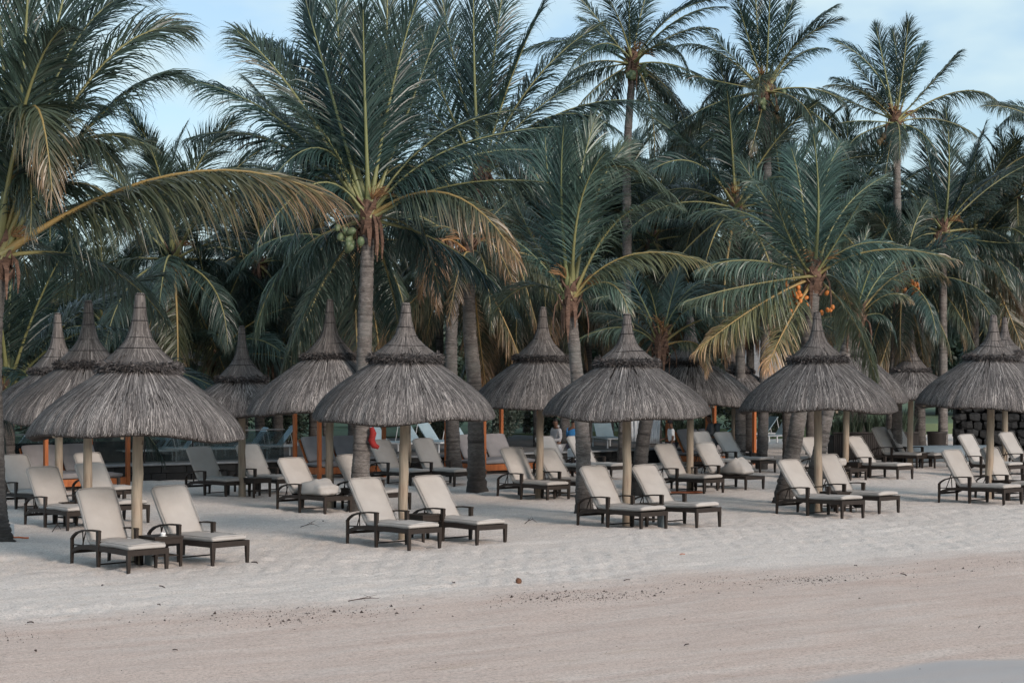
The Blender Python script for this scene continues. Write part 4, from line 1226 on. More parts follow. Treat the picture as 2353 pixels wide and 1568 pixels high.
specs += [
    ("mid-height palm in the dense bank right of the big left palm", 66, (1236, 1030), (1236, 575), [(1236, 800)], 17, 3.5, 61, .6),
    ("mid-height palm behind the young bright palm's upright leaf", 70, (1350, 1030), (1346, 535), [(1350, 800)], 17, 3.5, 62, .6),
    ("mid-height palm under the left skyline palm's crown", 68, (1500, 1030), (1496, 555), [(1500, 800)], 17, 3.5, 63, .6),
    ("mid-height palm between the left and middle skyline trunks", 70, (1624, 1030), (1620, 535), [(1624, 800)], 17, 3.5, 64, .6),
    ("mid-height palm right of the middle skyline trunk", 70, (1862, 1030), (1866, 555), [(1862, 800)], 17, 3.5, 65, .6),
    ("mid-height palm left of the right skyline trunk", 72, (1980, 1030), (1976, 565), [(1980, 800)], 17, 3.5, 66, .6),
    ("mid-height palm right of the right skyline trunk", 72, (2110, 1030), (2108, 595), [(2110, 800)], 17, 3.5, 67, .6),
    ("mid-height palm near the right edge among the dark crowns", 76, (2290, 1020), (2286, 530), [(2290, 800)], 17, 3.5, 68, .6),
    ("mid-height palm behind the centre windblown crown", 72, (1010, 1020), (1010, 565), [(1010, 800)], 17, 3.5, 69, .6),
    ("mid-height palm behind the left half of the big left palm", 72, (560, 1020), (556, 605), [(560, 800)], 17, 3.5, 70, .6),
    ]
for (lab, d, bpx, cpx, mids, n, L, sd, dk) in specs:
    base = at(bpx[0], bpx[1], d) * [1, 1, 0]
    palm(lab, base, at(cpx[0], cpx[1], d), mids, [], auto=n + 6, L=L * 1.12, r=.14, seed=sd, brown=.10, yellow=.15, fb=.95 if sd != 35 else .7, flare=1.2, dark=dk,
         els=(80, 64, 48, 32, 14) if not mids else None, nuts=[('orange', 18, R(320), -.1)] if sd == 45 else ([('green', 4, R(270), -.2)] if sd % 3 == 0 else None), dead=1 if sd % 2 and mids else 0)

# ------------------------------------------------------------------ sun loungers: dark wicker, cream pads
LL, LW = 1.78, .67            # leg span
HX, HZ = .53, .365            # hinge of the backrest
BA = R(55)                    # backrest angle
def mk_lounger():
    root = bpy.data.objects.new("sun_lounger", None); COL.objects.link(root); root.empty_display_size = .1
    y = LW / 2
    b = MB()
    for s in (-1, 1):
        b.sweep([(-.0, s * y, .205), (.12, s * y, .262), (.28, s * y, .305), (.55, s * y, .325), (.85, s * y, .328), (LL, s * y, .328)], .045, [.05, .06, .068, .075, .08, .08])
    b.sweep([(LL, -y, .325), (LL, y, .325)], .05, .085, side=(1, 0, 0))
    b.sweep([(0, -y, .205), (0, y, .205)], .045, .05, side=(1, 0, 0))
    b.sweep([(.85, -y, .29), (.85, y, .29)], .04, .05, side=(1, 0, 0))
    auto_smooth(b.build("frame", M['wicker'], root))
    # woven slats of the bed
    sl = MB().box((0, 0, .352), (.075, LW - .05, .018)).mesh("slat", M['wicker'])
    for i in range(10):
        np_obj("slat", sl, root, (.60 + i * .12, 0, 0))
    short = MB().sweep([(0, 0, 0.37), (0, 0, .2), (0, 0, -.06)], [.062, .058, .040], [.058, .054, .038]).mesh("leg", M['wicker'])
    rear = MB().sweep([(.0, 0, .43), (.0, 0, .2), (-.012, 0, -.06)], [.05, .05, .038], [.04, .046, .036]).mesh("leg", M['wicker'])
    tall = MB().sweep([(0, 0, .60), (0.0, 0, .36), (0, 0, .2), (-.005, 0, -.06)], [.05, .052, .056, .040], [.085, .072, .06, .044]).mesh("leg", M['wicker'])
    arm = MB().sweep([(-.015, 0, .405), (.05, 0, .465), (.16, 0, .525), (.36, 0, .575), (.62, 0, .598), (.85, 0, .602), (.895, 0, .596)], .058, [.026, .028, .028, .026, .026, .026, .02]).mesh("armrest", M['wicker'])
    rod = MB().tube([(0.0, 0, .325), (.36, 0, .335)], .011, 6).mesh("side_rod", M['wicker'])
    strut = MB().tube([(.36, 0, .30), (.34, 0, .575)], .011, 6).mesh("arm_strut", M['wicker'])
    for s in (-1, 1):
        for me, x in ((short, LL - .004), (rear, 0), (tall, .85)):
            np_obj("leg", me, root, (x, s * (y + .003), 0))
        np_obj("armrest", arm, root, (0, s * (y + .004), 0))
        np_obj("side_rod", rod, root, (0, s * y, 0))
        np_obj("arm_strut", strut, root, (0, s * y, 0))
    MB().tube([(.85, -y, .075), (.85, y, .075)], .013, 6).build("stretcher", M['wicker'], root)
    # backrest frame and pads hinge at (HX, HZ): local +x runs up the back
    bk = bpy.data.objects.new("backrest", None)
    b = MB()
    for s in (-1, 1): b.sweep([(0, s * .28, .012), (.88, s * .28, .012)], .045, .024)
    for x in (.02, .22, .42, .62, .84): b.sweep([(x, -.28, .012), (x, .28, .012)], .05, .018, side=(1, 0, 0))
    bf = b.build("backrest_frame", M['wicker'], root, loc=(HX, 0, HZ)); bf.rotation_euler = (0, -(math.pi - BA), 0)
    pr = MB().tube([(.30, -.2, HZ - .06), (.30, -.2, .2)], .01, 5)
    b2 = MB()
    for s in (-1, 1): b2.tube([(HX - .45 * math.cos(BA), s * .2, HZ + .45 * math.sin(BA) - .02), (.06, s * .2, .24)], .011, 5)
    b2.build("backrest_prop", M['wicker'], root)
    return root
def pad_meshes(seed, wr):
    vs, fs = loft_cushion(.94, .69, .10, rc=.075, wrinkle=wr, seed=seed, zf=lambda x: .004 * math.sin(x * 6 + seed))
    vs = [(x, y, -z) for x, y, z in vs]; fs = [tuple(reversed(f)) for f in fs]
    a = MB().add(vs, fs).mesh("backrest_pad", M['cushion'], True)
    lift = .012 + .02 * ((seed * 7) % 5) / 5
    vs, fs = loft_cushion(1.26, .67, .085, rc=.045, wrinkle=wr, seed=seed + 50, zf=lambda x: .010 * math.sin(x * 5.2 + 2.2 + seed * .3) + lift * max(0, (x - 1.0) / .24) ** 2)
    c = MB().add(vs, fs).mesh("seat_pad", M['cushion'], True)
    return a, c
PADS = [pad_meshes(s, w) for s, w in ((1, .0045), (2, .006), (3, .008), (4, .004), (5, .009), (6, .006))]
PIPE = MB().tube([(.03, -.33, -.10), (.90, -.33, -.10), (.925, -.30, -.10), (.935, 0, -.105), (.925, .30, -.10), (.90, .33, -.10), (.03, .33, -.10)], .006, 5).mesh("piping", M['cushion'])
PIPE2 = MB().tube([(.03, -.325, .082), (1.22, -.325, .082), (1.25, -.30, .082), (1.258, 0, .085), (1.25, .30, .082), (1.22, .325, .082), (.03, .325, .082)], .006, 5).mesh("piping", M['cushion'])
PROTO = mk_lounger()
L_USED = [False]
LGRP = "cream-cushioned wicker sun loungers on the sand"
def lounger(px, py, label, yaw=44, ref='FL', pads=True, seatpad=True, ba=0.0):
    """placed by one leg standing on the sand; foot end towards the sea"""
    g = np.random.default_rng(int(px * 7 + py))
    p = ground(px, py)
    th = R(yaw)
    ex = np.array([math.sin(th), -math.cos(th)]); ey = np.array([math.cos(th), math.sin(th)])
    loc = {'FL': (LL, -LW / 2), 'FR': (LL, LW / 2), 'AL': (.85, -LW / 2), 'RL': (0, -LW / 2)}[ref]
    o2 = p[:2] - ex * loc[0] - ey * loc[1]
    c = o2 + ex * .8
    o = PROTO if not L_USED[0] else copy_tree(PROTO)
    L_USED[0] = True
    z = float(np.mean([gz(*(o2 + ex * a + ey * b)) for a in (0, .85, LL) for b in (-.33, .33)]))
    o.location = (o2[0], o2[1], z - .008)
    o.rotation_euler = (g.normal(0, .006), g.normal(0, .008), th - math.pi / 2)
    for ch in list(o.children_recursive):
        if ch.name.startswith(("backrest_pad", "seat_pad", "piping")): bpy.data.objects.remove(ch)
    a, s = PADS[g.integers(0, 6)][0], PADS[g.integers(0, 6)][1]
    da = ba + g.normal(0, .055)
    for ch in o.children:
        if ch.name.startswith("backrest_frame"): ch.rotation_euler = (0, -(math.pi - BA) + da, 0)
    bp = np_obj("backrest_pad", a, o, (HX, 0, HZ)); bp.rotation_euler = (g.normal(0, .008), -(math.pi - BA) + da, 0)
    np_obj("piping", PIPE, bp)
    if seatpad: np_obj("piping", PIPE2, np_obj("seat_pad", s, o, (HX + .0, 0, HZ)))
    return tag(o, label, "sun lounger", LGRP)
lounger(295.7, 1313.5, "lounger nearest the camera, left of the pole of the largest umbrella", 41)
lounger(489, 1301, "lounger right of the pole of the largest umbrella, second nearest the camera", 44)
lounger(940, 1264, "left lounger of the pair under the second front-row umbrella", 41)
lounger(1096, 1252, "right lounger of the pair under the second front-row umbrella", 43)
lounger(1473, 1218.5, "left lounger of the pair under the middle front-row umbrella", 41)
lounger(1601, 1212, "right lounger of the pair under the middle front-row umbrella", 43)
lounger(1934.5, 1191, "left lounger of the pair under the fourth front-row umbrella, bird beside its foot", 41)
lounger(2020, 1181, "right lounger of the pair under the fourth front-row umbrella", 43)
lounger(2306, 1161.5, "left lounger of the pair under the right-edge front-row umbrella", 41)
lounger(2392, 1153, "right lounger under the right-edge front-row umbrella, cut by the picture edge", 43)
lounger(155.6, 1217.5, "left lounger of the pair behind the nearest lounger at far left", 40)
lounger(340, 1199, "lounger behind the pole of the largest umbrella, dry twig on its back pad", 42, 'FR')
lounger(37.5, 1173, "lounger partly hidden at the left edge beside the palm trunk", 41, 'AL')
lounger(262, 1166, "lounger behind the second-row pole at far left, mostly hidden", 42)
lounger(519, 1142, "left lounger of the pair under the small back-row umbrella at left", 41)
lounger(637.6, 1136, "right lounger of the pair under the small back-row umbrella at left", 43)
lounger(746.8, 1180.5, "lounger left of the thick trunk with its seat pad folded up", 41, seatpad=False)
lounger(941, 1171, "lounger half hidden behind the thick grey palm trunk", 43, 'FR')
lounger(988, 1114, "left lounger of the back pair behind the second front umbrella's pole", 42, 'FR')
lounger(1044, 1116, "right lounger of the back pair, beside the dark straight trunk", 43)
lounger(1257.5, 1149, "left lounger of the second-row pair in the centre", 41)
lounger(1348, 1143, "right lounger of the second-row centre pair, behind the slim banded trunk", 43)
lounger(1404, 1101, "lounger behind the slim banded trunk with its foot end showing right", 43)
lounger(1330, 1104, "lounger in the back row almost hidden behind the slim banded trunk", 43)
lounger(1617.6, 1133, "left lounger of the second-row pair with an orange mat under it", 41)
lounger(1713, 1124, "second-row lounger with a pointed folded pad sagging off its side", 42, seatpad=False)
lounger(1690, 1090, "back-row lounger left of the thin pole right of centre", 43)
lounger(1746, 1086, "back-row lounger right of the thin pole right of centre", 43)
lounger(1953, 1105, "second-row lounger with a rolled pad at its foot, behind the fourth umbrella", 42, seatpad=False)
lounger(2062, 1101, "right lounger of the second-row pair behind the fourth front umbrella", 43)
lounger(2106, 1075, "left lounger of the pair under the small right back-row umbrella", 43)
lounger(2147, 1074.5, "right lounger of the pair under the small right back-row umbrella", 43)
lounger(2318, 1098, "left lounger of the second-row pair behind the right-edge umbrella pole", 42)
lounger(2412, 1092, "second-row lounger at the right edge with a rolled towel on it", 43)

# loose pads folded or rolled on three loungers
def blob_pad(name, px, py, z, size, rz, label, peak=0.0, seed=0):
    g = np.random.default_rng(seed)
    p = ground(px, py)
    na, nb = 36, 20
    Vv = []
    ph = g.uniform(0, 6, 6)
    for j in range(nb + 1):
        t = math.pi * j / nb
        for i in range(na):
            a = 2 * math.pi * i / na
            se = lambda v, e: math.copysign(abs(v) ** e, v)
            x, y, zz = se(math.sin(t), .55) * se(math.cos(a), .55), se(math.sin(t), .55) * se(math.sin(a), .6), se(math.cos(t), .62)
            w = .05 * math.sin(5 * x + 3 * y + ph[0]) + .04 * math.sin(9 * x - 4 * zz + ph[1]) + .03 * math.sin(11 * y + 6 * x + ph[2])
            pk = peak * max(0, 1 - abs(x - .15) * 1.3) * max(zz, 0) ** 2
            Vv.append((size[0] / 2 * x * (1 + w), size[1] / 2 * y * (1 + w * .8), size[2] * (.5 + .5 * zz * (1 + w)) + pk))
    f = [(j * na + i, (j + 1) * na + i, (j + 1) * na + (i + 1) % na, j * na + (i + 1) % na) for j in range(nb) for i in range(na)]
    o = MB().add(Vv, f).build(name, M['cushion'], None, True, (p[0], p[1], gz(p[0], p[1]) + z))
    o.rotation_euler = (0, 0, rz)
    return tag(o, label, "cushion")
def on_lounger(px, py, yaw, lx):
    """a place lx along a lounger whose front-left leg is at the pixel"""
    p = ground(px, py); th = R(yaw)
    ex = np.array([math.sin(th), -math.cos(th)]); ey = np.array([math.cos(th), math.sin(th)])
    q = p[:2] - ex * (LL - lx) + ey * LW / 2
    return q, th - math.pi / 2
def loose(px, py, yaw, lx, size, label, peak, seed, name="folded_cushion", dy=0.0):
    q, rz = on_lounger(px, py, yaw, lx)
    th = R(yaw)
    q = q + np.array([math.cos(th), math.sin(th)]) * dy
    o = blob_pad(name, CX, HY + 100, 0, size, rz, label, peak, seed)
    o.location = (q[0], q[1], gz(q[0], q[1]) + HZ - .005)
loose(746.8, 1180.5, 43, 1.1, (.98, .62, .26), "cream seat pad folded double on the lounger left of the thick trunk", .12, 4)
loose(1713, 1124, 44, 1.1, (.90, .66, .20), "cream pad peaked like a tent on a second-row lounger, sagging off the side", .26, 5, dy=.12)
loose(1953, 1105, 44, 1.1, (.30, .60, .22), "rolled cream pad lying across the lounger behind the fourth umbrella", 0, 6, "rolled_cushion")
loose(2412, 1092, 45, .8, (.30, .60, .22), "rolled cream pad on the lounger at the right picture edge", 0, 7, "rolled_cushion")

# ------------------------------------------------------------------ wicker side tables, one by each pole
def mk_table():
    root = bpy.data.objects.new("side_table", None); COL.objects.link(root); root.empty_display_size = .1
    MB().box((0, 0, .455), (.52, .52, .03)).build("table_top", M['wicker'], root)
    ap = MB().box((0, 0, 0), (.44, .028, .085)).mesh("apron", M['wicker'])
    lg = MB().sweep([(0, 0, .44), (0, 0, .2), (0, 0, -.05)], [.055, .05, .038], [.055, .05, .038]).mesh("leg", M['wicker'])
    for k in range(4):
        a = k * math.pi / 2
        o = np_obj("apron", ap, root, (.235 * math.cos(a), .235 * math.sin(a), .395)); o.rotation_euler[2] = a + math.pi / 2
        np_obj("leg", lg, root, (.225 * (1 if k in (0, 3) else -1), .225 * (1 if k < 2 else -1), 0))
    MB().box((0, 0, .16), (.40, .40, .02)).build("shelf", M['wicker'], root)
    return root
TP = mk_table(); tused = False
tabs = [(313, 1295, "nearest side table with white cup, beside the largest umbrella's pole", .42, -.12), (925, 1241, "side table beside the second front umbrella's pole", .42, -.12),
        (1439, 1204, "side table beside the middle front umbrella's pole", .40, -.1), (1880, 1175, "side table beside the fourth front umbrella's pole", .36, -.1),
        (2271, 1146, "side table beside the right-edge front umbrella's pole", .40, -.1), (201, 1207, "side table behind the nearest left loungers, by the second-row pole", -.42, .3),
        (757, 1165, "side table with a ribbed shelf near the thick grey trunk", .62, -.2), (1237, 1143, "side table by the second-row pole in the centre", .40, -.1),
        (1585, 1125, "side table by the second-row pole over the orange mat", .36, -.1), (1942, 1095, "side table by the second-row pole behind the fourth umbrella", .3, -.1),
        (556, 1140, "side table by the small left back-row umbrella's pole", .36, -.05), (938, 1103, "side table by the back-row pole behind the second front umbrella", .36, 0),
        (1687, 1075, "side table by the thin back-row pole right of centre", .34, 0), (2090, 1073, "side table by the small right back-row umbrella's pole", .34, 0)]
for (px, py, lab, dx, dy) in tabs:
    p = ground(px, py)
    o = TP if not tused else copy_tree(TP)
    tused = True
    x, y = p[0] + dx, p[1] + dy
    o.location = (x, y, gz(x, y) - .01); o.rotation_euler = (0, 0, R(-50))
    tag(o, lab, "side table", "wicker side tables by the umbrella poles")
M['bin_blue'] = simple("bin_blue_grey", (0.075, 0.095, 0.105), (0.11, 0.135, 0.145), 5, 0.5, 0)
M['white_glaze'] = simple("white_glaze", (0.75, 0.75, 0.75), (0.8, 0.8, 0.8), 5, 0.2, 0)
for (px, py, lab) in ((345, 1298, "blue-grey ash bucket under the nearest side table"), (1520, 1212, "slim blue-grey ash bucket by the middle front loungers"), (1862, 1180, "dark ash bucket by the fourth front umbrella's pole")):
    p = ground(px, py)
    r_ = empty("ash_bucket", (p[0], p[1], gz(p[0], p[1]) - .01), 0, lab, "bucket", "ash buckets by the umbrella poles")
    MB().lathe([(.075, 0), (.085, .02), (.095, .25), (.10, .26), (.10, .275), (.088, .275), (.082, .05)], 18).build("bucket_body", M['bin_blue'], r_, True)
    MB().tube([(.095 * math.cos(a), .02, .25 + .09 * math.sin(a)) for a in np.linspace(0, math.pi, 9)], .005, 5).build("bucket_handle", M['wire'], r_)
p = ground(313, 1295)
c_ = empty("coffee_cup", (p[0] + .47, p[1] - .22, gz(p[0], p[1]) + .46), 0, "small white cup with saucer on the nearest side table", "cup")
MB().lathe([(.02, .008), (.035, .012), (.042, .05), (.044, .065), (.040, .065), (.034, .02)], 16).build("cup_body", M['white_glaze'], c_, True)
MB().lathe([(.025, 0), (.06, .006), (.068, .012), (.06, .010)], 18).build("saucer", M['white_glaze'], c_, True)

# ------------------------------------------------------------------ orange-wood cabana daybeds
def cabana(px, py_d, a, bb, label, topz=2.45, yaw=40, seed=0):
    d = py_d
    x = (px - CX) * d / F
    root = empty("cabana_daybed", (x, d, gz(x, d)), 0, label, "daybed", "orange wooden cabana daybeds behind the umbrellas")
    th = R(yaw)
    root.rotation_euler[2] = th
    ps = MB().sweep([(0, 0, topz), (0, 0, -.1)], .095, .095, side=(1, 0, 0)).mesh("post", M['orange_wood'])
    for sx in (-1, 1):
        for sy in (-1, 1):
            np_obj("post", ps, root, (sx * a / 2, sy * bb / 2, 0))
    bx = MB().box((0, 0, topz - .05), (a, .07, .09)).mesh("top_beam", M['orange_wood'])
    by = MB().box((0, 0, topz - .05), (.07, bb, .088)).mesh("top_beam", M['orange_wood'])
    fx = MB().box((0, 0, .20), (a - .08, .045, .18)).mesh("bed_rail", M['orange_wood'])
    fy = MB().box((0, 0, .20), (.045, bb - .08, .178)).mesh("bed_rail", M['orange_wood'])
    for s in (-1, 1):
        np_obj("top_beam", bx, root, (0, s * bb / 2, 0)); np_obj("top_beam", by, root, (s * a / 2, 0, 0))
        np_obj("bed_rail", fx, root, (0, s * bb / 2, 0)); np_obj("bed_rail", fy, root, (s * a / 2, 0, 0))
    sl = MB().box((0, 0, 0), (.07, bb, .03)).mesh("roof_slat", M['orange_wood'])
    for i in range(9): np_obj("roof_slat", sl, root, (-a / 2 + a * (i + .5) / 9, 0, topz + .012))
    vs, fs = loft_cushion(bb * .95, a * .92, .13, seed=seed)
    o = MB().add(vs, fs).build("mattress", M['cushion_grey'], root, True, (0, -bb * .475, .295)); o.rotation_euler[2] = math.pi / 2
    for k, s in enumerate((-1, 1)):
        br = MB()
        w = a * .40
        for q in (-1, 1): br.sweep([(q * w / 2, 0, 0), (q * w / 2, .42, .66)], .05, .05, side=(1, 0, 0))
        for t in (.15, .5, .95): br.sweep([(-w / 2, .42 * t, .66 * t), (w / 2, .42 * t, .66 * t)], .03, .05, side=(0, 0, 1))
        f = br.build("backrest_frame", M['orange_wood'], root, loc=(s * a * .23, bb * .16, .36))
        vs, fs = loft_cushion(.80, w * 1.05, .10, seed=seed + k + 3)
        o = MB().add(vs, fs).build("backrest_cushion", M['cushion_grey'], root, True, (s * a * .23, bb * .16 - .05, .40))
        o.rotation_euler = (0, -R(58), math.pi / 2)
    return root
cabana(158, 51.2, 2.3, 2.0, "orange cabana daybed behind the far-left umbrellas", seed=1)
cabana(780, 56.0, 2.2, 1.2, "orange cabana daybed seen behind the second-row umbrella by the thick trunk", seed=2)
cabana(1132, 58.8, 2.1, 1.75, "orange cabana daybed behind the dark straight trunk in the centre", seed=3)
cabana(1633, 62.8, 2.1, 1.75, "orange cabana daybed behind the middle and fourth front umbrellas", seed=4)

# ------------------------------------------------------------------ pale blue sling sunbeds on the pool terrace
def mk_sunbed():
    root = bpy.data.objects.new("sling_sunbed", None); COL.objects.link(root); root.empty_display_size = .1
    MB().box((.62, 0, .33), (1.25, .60, .03)).build("sling_seat", M['sling'], root)
    o = MB().box((.36, 0, 0), (.72, .60, .03)).build("sling_back", M['sling'], root, loc=(0, 0, .33)); o.rotation_euler = (0, -R(128), 0)
    b = MB()
    for s in (-1, 1):
        b.sweep([(-.45, s * .32, .31), (1.28, s * .32, .31)], .04, .05)
    b.sweep([(1.28, -.32, .31), (1.28, .32, .31)], .04, .05, side=(1, 0, 0))
    b.sweep([(-.45, -.32, .31), (-.45, .32, .31)], .04, .05, side=(1, 0, 0))
    b.build("frame", M['white_metal'], root)
    lg = MB().box((0, 0, .15), (.04, .04, .30)).mesh("leg", M['white_metal'])
    for x in (-.40, 1.2):
        for s in (-1, 1): np_obj("leg", lg, root, (x, s * .30, 0))
    pr = MB().tube([(0, 0, 0), (-.12, 0, -.55)], .012, 5).mesh("back_prop", M['white_metal'])
    for s in (-1, 1): np_obj("back_prop", pr, root, (-.38, s * .31, .86))
    return root
SB = mk_sunbed(); sbu = False
beds = [(44, 1018, 58, 175, "pale blue sunbed on the terrace at the far left edge"), (368, 1052, 56.5, 200, "pale blue sunbed behind the glass, left of the brighter upright one"),
        (425, 1060, 57.5, 200, "pale blue sunbed with upright back between the two left front umbrellas"), (577, 1056, 58, 200, "pale blue sunbed behind the small umbrella's pole"),
        (641, 1056, 59.5, 200, "pale blue sunbed right of the small umbrella's pole"), (877, 1050, 62, -35, "pale blue sunbed just right of the thick grey trunk"),
        (951, 1050, 62.5, -35, "pale blue sunbed behind the second front umbrella's pole"), (995, 1050, 63, -35, "pale blue sunbed right of the second front umbrella's pole"),
        (1059, 1050, 63.5, -35, "pale blue sunbed left of the dark straight trunk"), (1390, 1046, 66, -75, "pale blue sunbed with tall back facing forward right of the slim trunk"),
        (1752, 1046, 69.5, 200, "pale blue sunbed behind the back-row loungers right of centre, left one"), (1795, 1050, 68, 215, "pale blue sunbed behind the back-row loungers right of centre, right one")]
for (px, py, d, rz, lab) in beds:
    o = SB if not sbu else copy_tree(SB)
    sbu = True
    x = (px - CX) * d / F
    bcoord = np.dot(np.array([x, d, 0]) - T0, TN)
    o.location = (x, d, TZ if bcoord > .3 else gz(x, d)); o.rotation_euler = (0, 0, R(rz))
    tag(o, lab, "sunbed", "pale blue sunbeds on the pool terrace")

# ------------------------------------------------------------------ shrubs, planters, far trees
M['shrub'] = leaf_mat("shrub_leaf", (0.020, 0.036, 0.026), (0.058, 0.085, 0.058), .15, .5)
M['shrub_pale'] = leaf_mat("shrub_leaf_pale", (0.045, 0.068, 0.058), (0.10, 0.13, 0.11), .15, .5)
M['bark'] = simple("bark", (0.04, 0.033, 0.028), (0.10, 0.085, 0.07), 6, 0.9, 0.5)
def leaf_cloud(seed, n, rx, ry, rz, leaf, clumps=12, hollow=.35):
    g = np.random.default_rng(seed)
    cc = g.normal(0, 1, (clumps, 3)); cc /= np.linalg.norm(cc, axis=1)[:, None]; cc *= g.uniform(.35, .8, (clumps, 1))
    k = g.integers(0, clumps, n)
    off = g.normal(0, 1, (n, 3)); off /= np.linalg.norm(off, axis=1)[:, None]
    P = cc[k] + off * (g.uniform(hollow, 1, n) ** .5)[:, None] * g.uniform(.22, .5, clumps)[k][:, None]
    P *= [rx, ry, rz]
    D = off + g.normal(0, .6, (n, 3)) + [0, 0, -.2]; D /= np.linalg.norm(D, axis=1)[:, None]
    S = np.cross(D, g.normal(0, 1, (n, 3))); S /= np.linalg.norm(S, axis=1)[:, None]
    l = leaf * g.uniform(.6, 1.3, n)[:, None]
    Nn = np.cross(D, S)
    Vv = np.stack([P, P + D * l * .5 + S * l * .22 + Nn * l * .05, P + D * l, P + D * l * .5 - S * l * .22 + Nn * l * .05], 1).reshape(-1, 3)
    Q = np.arange(n * 4).reshape(-1, 4)
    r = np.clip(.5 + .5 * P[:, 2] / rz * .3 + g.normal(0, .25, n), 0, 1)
    return Vv, Q, {'rnd': np.repeat(r, 4), 'tl': np.zeros(n * 4), 'ul': np.zeros(n * 4)}
CLOUDS = {}
def cloud_mesh(key, *a, mat='shrub'):
    if key not in CLOUDS:
        v, q, at_ = leaf_cloud(*a)
        CLOUDS[key] = np_mesh("foliage", v, q, mats=[M[mat]], attrs=at_)
    return CLOUDS[key]
def shrub(x, y, z, w, h, label, seed, pale=False, name="shrub", group="shrubs behind the terrace", leaf=.14):
    g = np.random.default_rng(seed)
    root = empty(name, (x, y, z), g.uniform(0, 6), label, "shrub", group)
    k = seed % 3
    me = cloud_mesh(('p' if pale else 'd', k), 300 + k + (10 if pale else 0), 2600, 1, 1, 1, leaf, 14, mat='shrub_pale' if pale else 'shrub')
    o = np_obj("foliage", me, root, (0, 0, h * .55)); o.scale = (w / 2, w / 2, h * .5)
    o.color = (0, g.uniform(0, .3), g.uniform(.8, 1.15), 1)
    b = MB()
    for i in range(4):
        a = g.uniform(0, 6.28); b.tube([(0, 0, -.05), (.1 * math.cos(a) * w, .1 * math.sin(a) * w, h * .3), (.22 * w * math.cos(a), .22 * w * math.sin(a), h * .6)], [.03, .022, .01], 6)
    b.build("stem", M['bark'], root)
    return root
def P_at(px, d): return (px - CX) * d / F
sh = [(1150, 66, 1.6, 1.9, True, "pale oleander bush right of the orange post in the centre"), (985, 70, 1.6, 1.2, False, "twiggy dark bush on the terrace behind the second front umbrella"),
      (1030, 72, 1.8, 1.3, False, "low dark bush between the orange posts left of the dark trunk"), (1240, 72, 1.8, 1.2, False, "low dark bush behind the second-row centre pole"),
      (660, 66, 2.0, 1.7, False, "dark bush behind the second-row pole left of the thick trunk"), (520, 66, 2.6, 2.0, False, "dark bush behind the small left umbrella"),
      (330, 64, 3.0, 2.1, False, "dark bush behind the largest umbrella"), (120, 62, 3.0, 2.2, False, "dark bush behind the far-left umbrellas"),
      (1690, 74, 2.4, 1.9, False, "leafy dark bush left of the thin back-row pole"), (1775, 75, 2.6, 2.0, False, "leafy dark bush right of the thin back-row pole"),
      (1860, 78, 2.6, 1.9, False, "dark bush behind the fourth umbrella's pole"), (2230, 82, 2.6, 2.4, False, "dark bush left of the stone wall at right"),
      (1420, 84, 2.6, 1.8, True, "grey-green bush on the lawn behind the middle umbrella"), (820, 84, 2.4, 1.8, False, "dark bush behind the thick grey trunk"), (1330, 90, 3, 1.7, True, "grey-green bush far back on the lawn, centre")]
for i, (px, d, w, h, pale, lab) in enumerate(sh):
    x = P_at(px, d)
    bc = np.dot(np.array([x, d, 0]) - T0, TN)
    shrub(x, d, (TZ + .05 if bc > 13 else TZ) if bc > .3 else 0, w, h, lab, 40 + i, pale)

# clumps of strap leaves in a slatted planter at right
d = 66.0
xa, xb = P_at(1905, d), P_at(2104, d)
pl = empty("planter_wall", ((xa + xb) / 2, d, 0), R(6), "long dark slatted planter filled with strap-leaved plants at right", "planter")
W_ = xb - xa
M['dark_slat'] = simple("dark_slat", (0.022, 0.019, 0.018), (0.045, 0.038, 0.036), 8, 0.7, 0.3, mscale=(1, 1, .2), rnd=.4)
n = 44
sl = MB().box((0, 0, .44), (W_ / n * .82, .035, .88)).mesh("slat", M['dark_slat'])
for i in range(n): np_obj("slat", sl, pl, (-W_ / 2 + W_ * (i + .5) / n, -.40, 0))
MB().box((0, 0, .42), (W_, .72, .80)).build("soil_box", M['wire'], pl)
MB().box((0, -.40, .905), (W_ + .06, .12, .05)).build("cap_rail", M['dark_slat'], pl)
def strap_mesh(seed, n=70, h=.75):
    g = np.random.default_rng(seed)
    Vs, Q, r = [], [], []
    b = 0
    for i in range(n):
        a = g.uniform(0, 6.28); l = h * g.uniform(.6, 1.15); lean = g.uniform(.15, .75); w = g.uniform(.018, .032)
        o = np.array([math.cos(a), math.sin(a), 0]); s = np.array([-o[1], o[0], 0]); p0 = o * g.uniform(0, .12)
        for k in range(5):
            t = k / 4
            p = p0 + o * lean * l * t * t + np.array([0, 0, l * (t - .35 * lean * t ** 3)])
            ww = w * (1 - t) ** .5
            Vs += [p - s * ww / 2, p + s * ww / 2]
        Q += [(b + 2 * k, b + 2 * k + 1, b + 2 * k + 3, b + 2 * k + 2) for k in range(4)]
        r += [g.random()] * 10
        b += 10
    z = np.zeros(len(Vs))
    return np_mesh("strap_leaves", np.array(Vs), np.array(Q), mats=[M['shrub']], attrs={'rnd': r, 'tl': z, 'ul': z})
ST = [strap_mesh(60 + i) for i in range(3)]
def strap(x, y, z, s, label, i, group):
    root = empty("strap_leaf_plant", (x, y, z), i * 1.3, label, "plant", group)
    o = np_obj("strap_leaves", ST[i % 3], root); o.scale = (s, s, s); o.color = (0, .1, 1.15, 1)
    return root
for i in range(10):
    x = xa + (xb - xa) * (i + .5) / 10
    strap(x, d + .05 * (i % 2) + (x - (xa + xb) / 2) * math.tan(R(6)), .80, 1.05 + .12 * (i % 3), "strap-leaved green plant growing in the long dark planter at right", i, "strap-leaved plants in the planter")
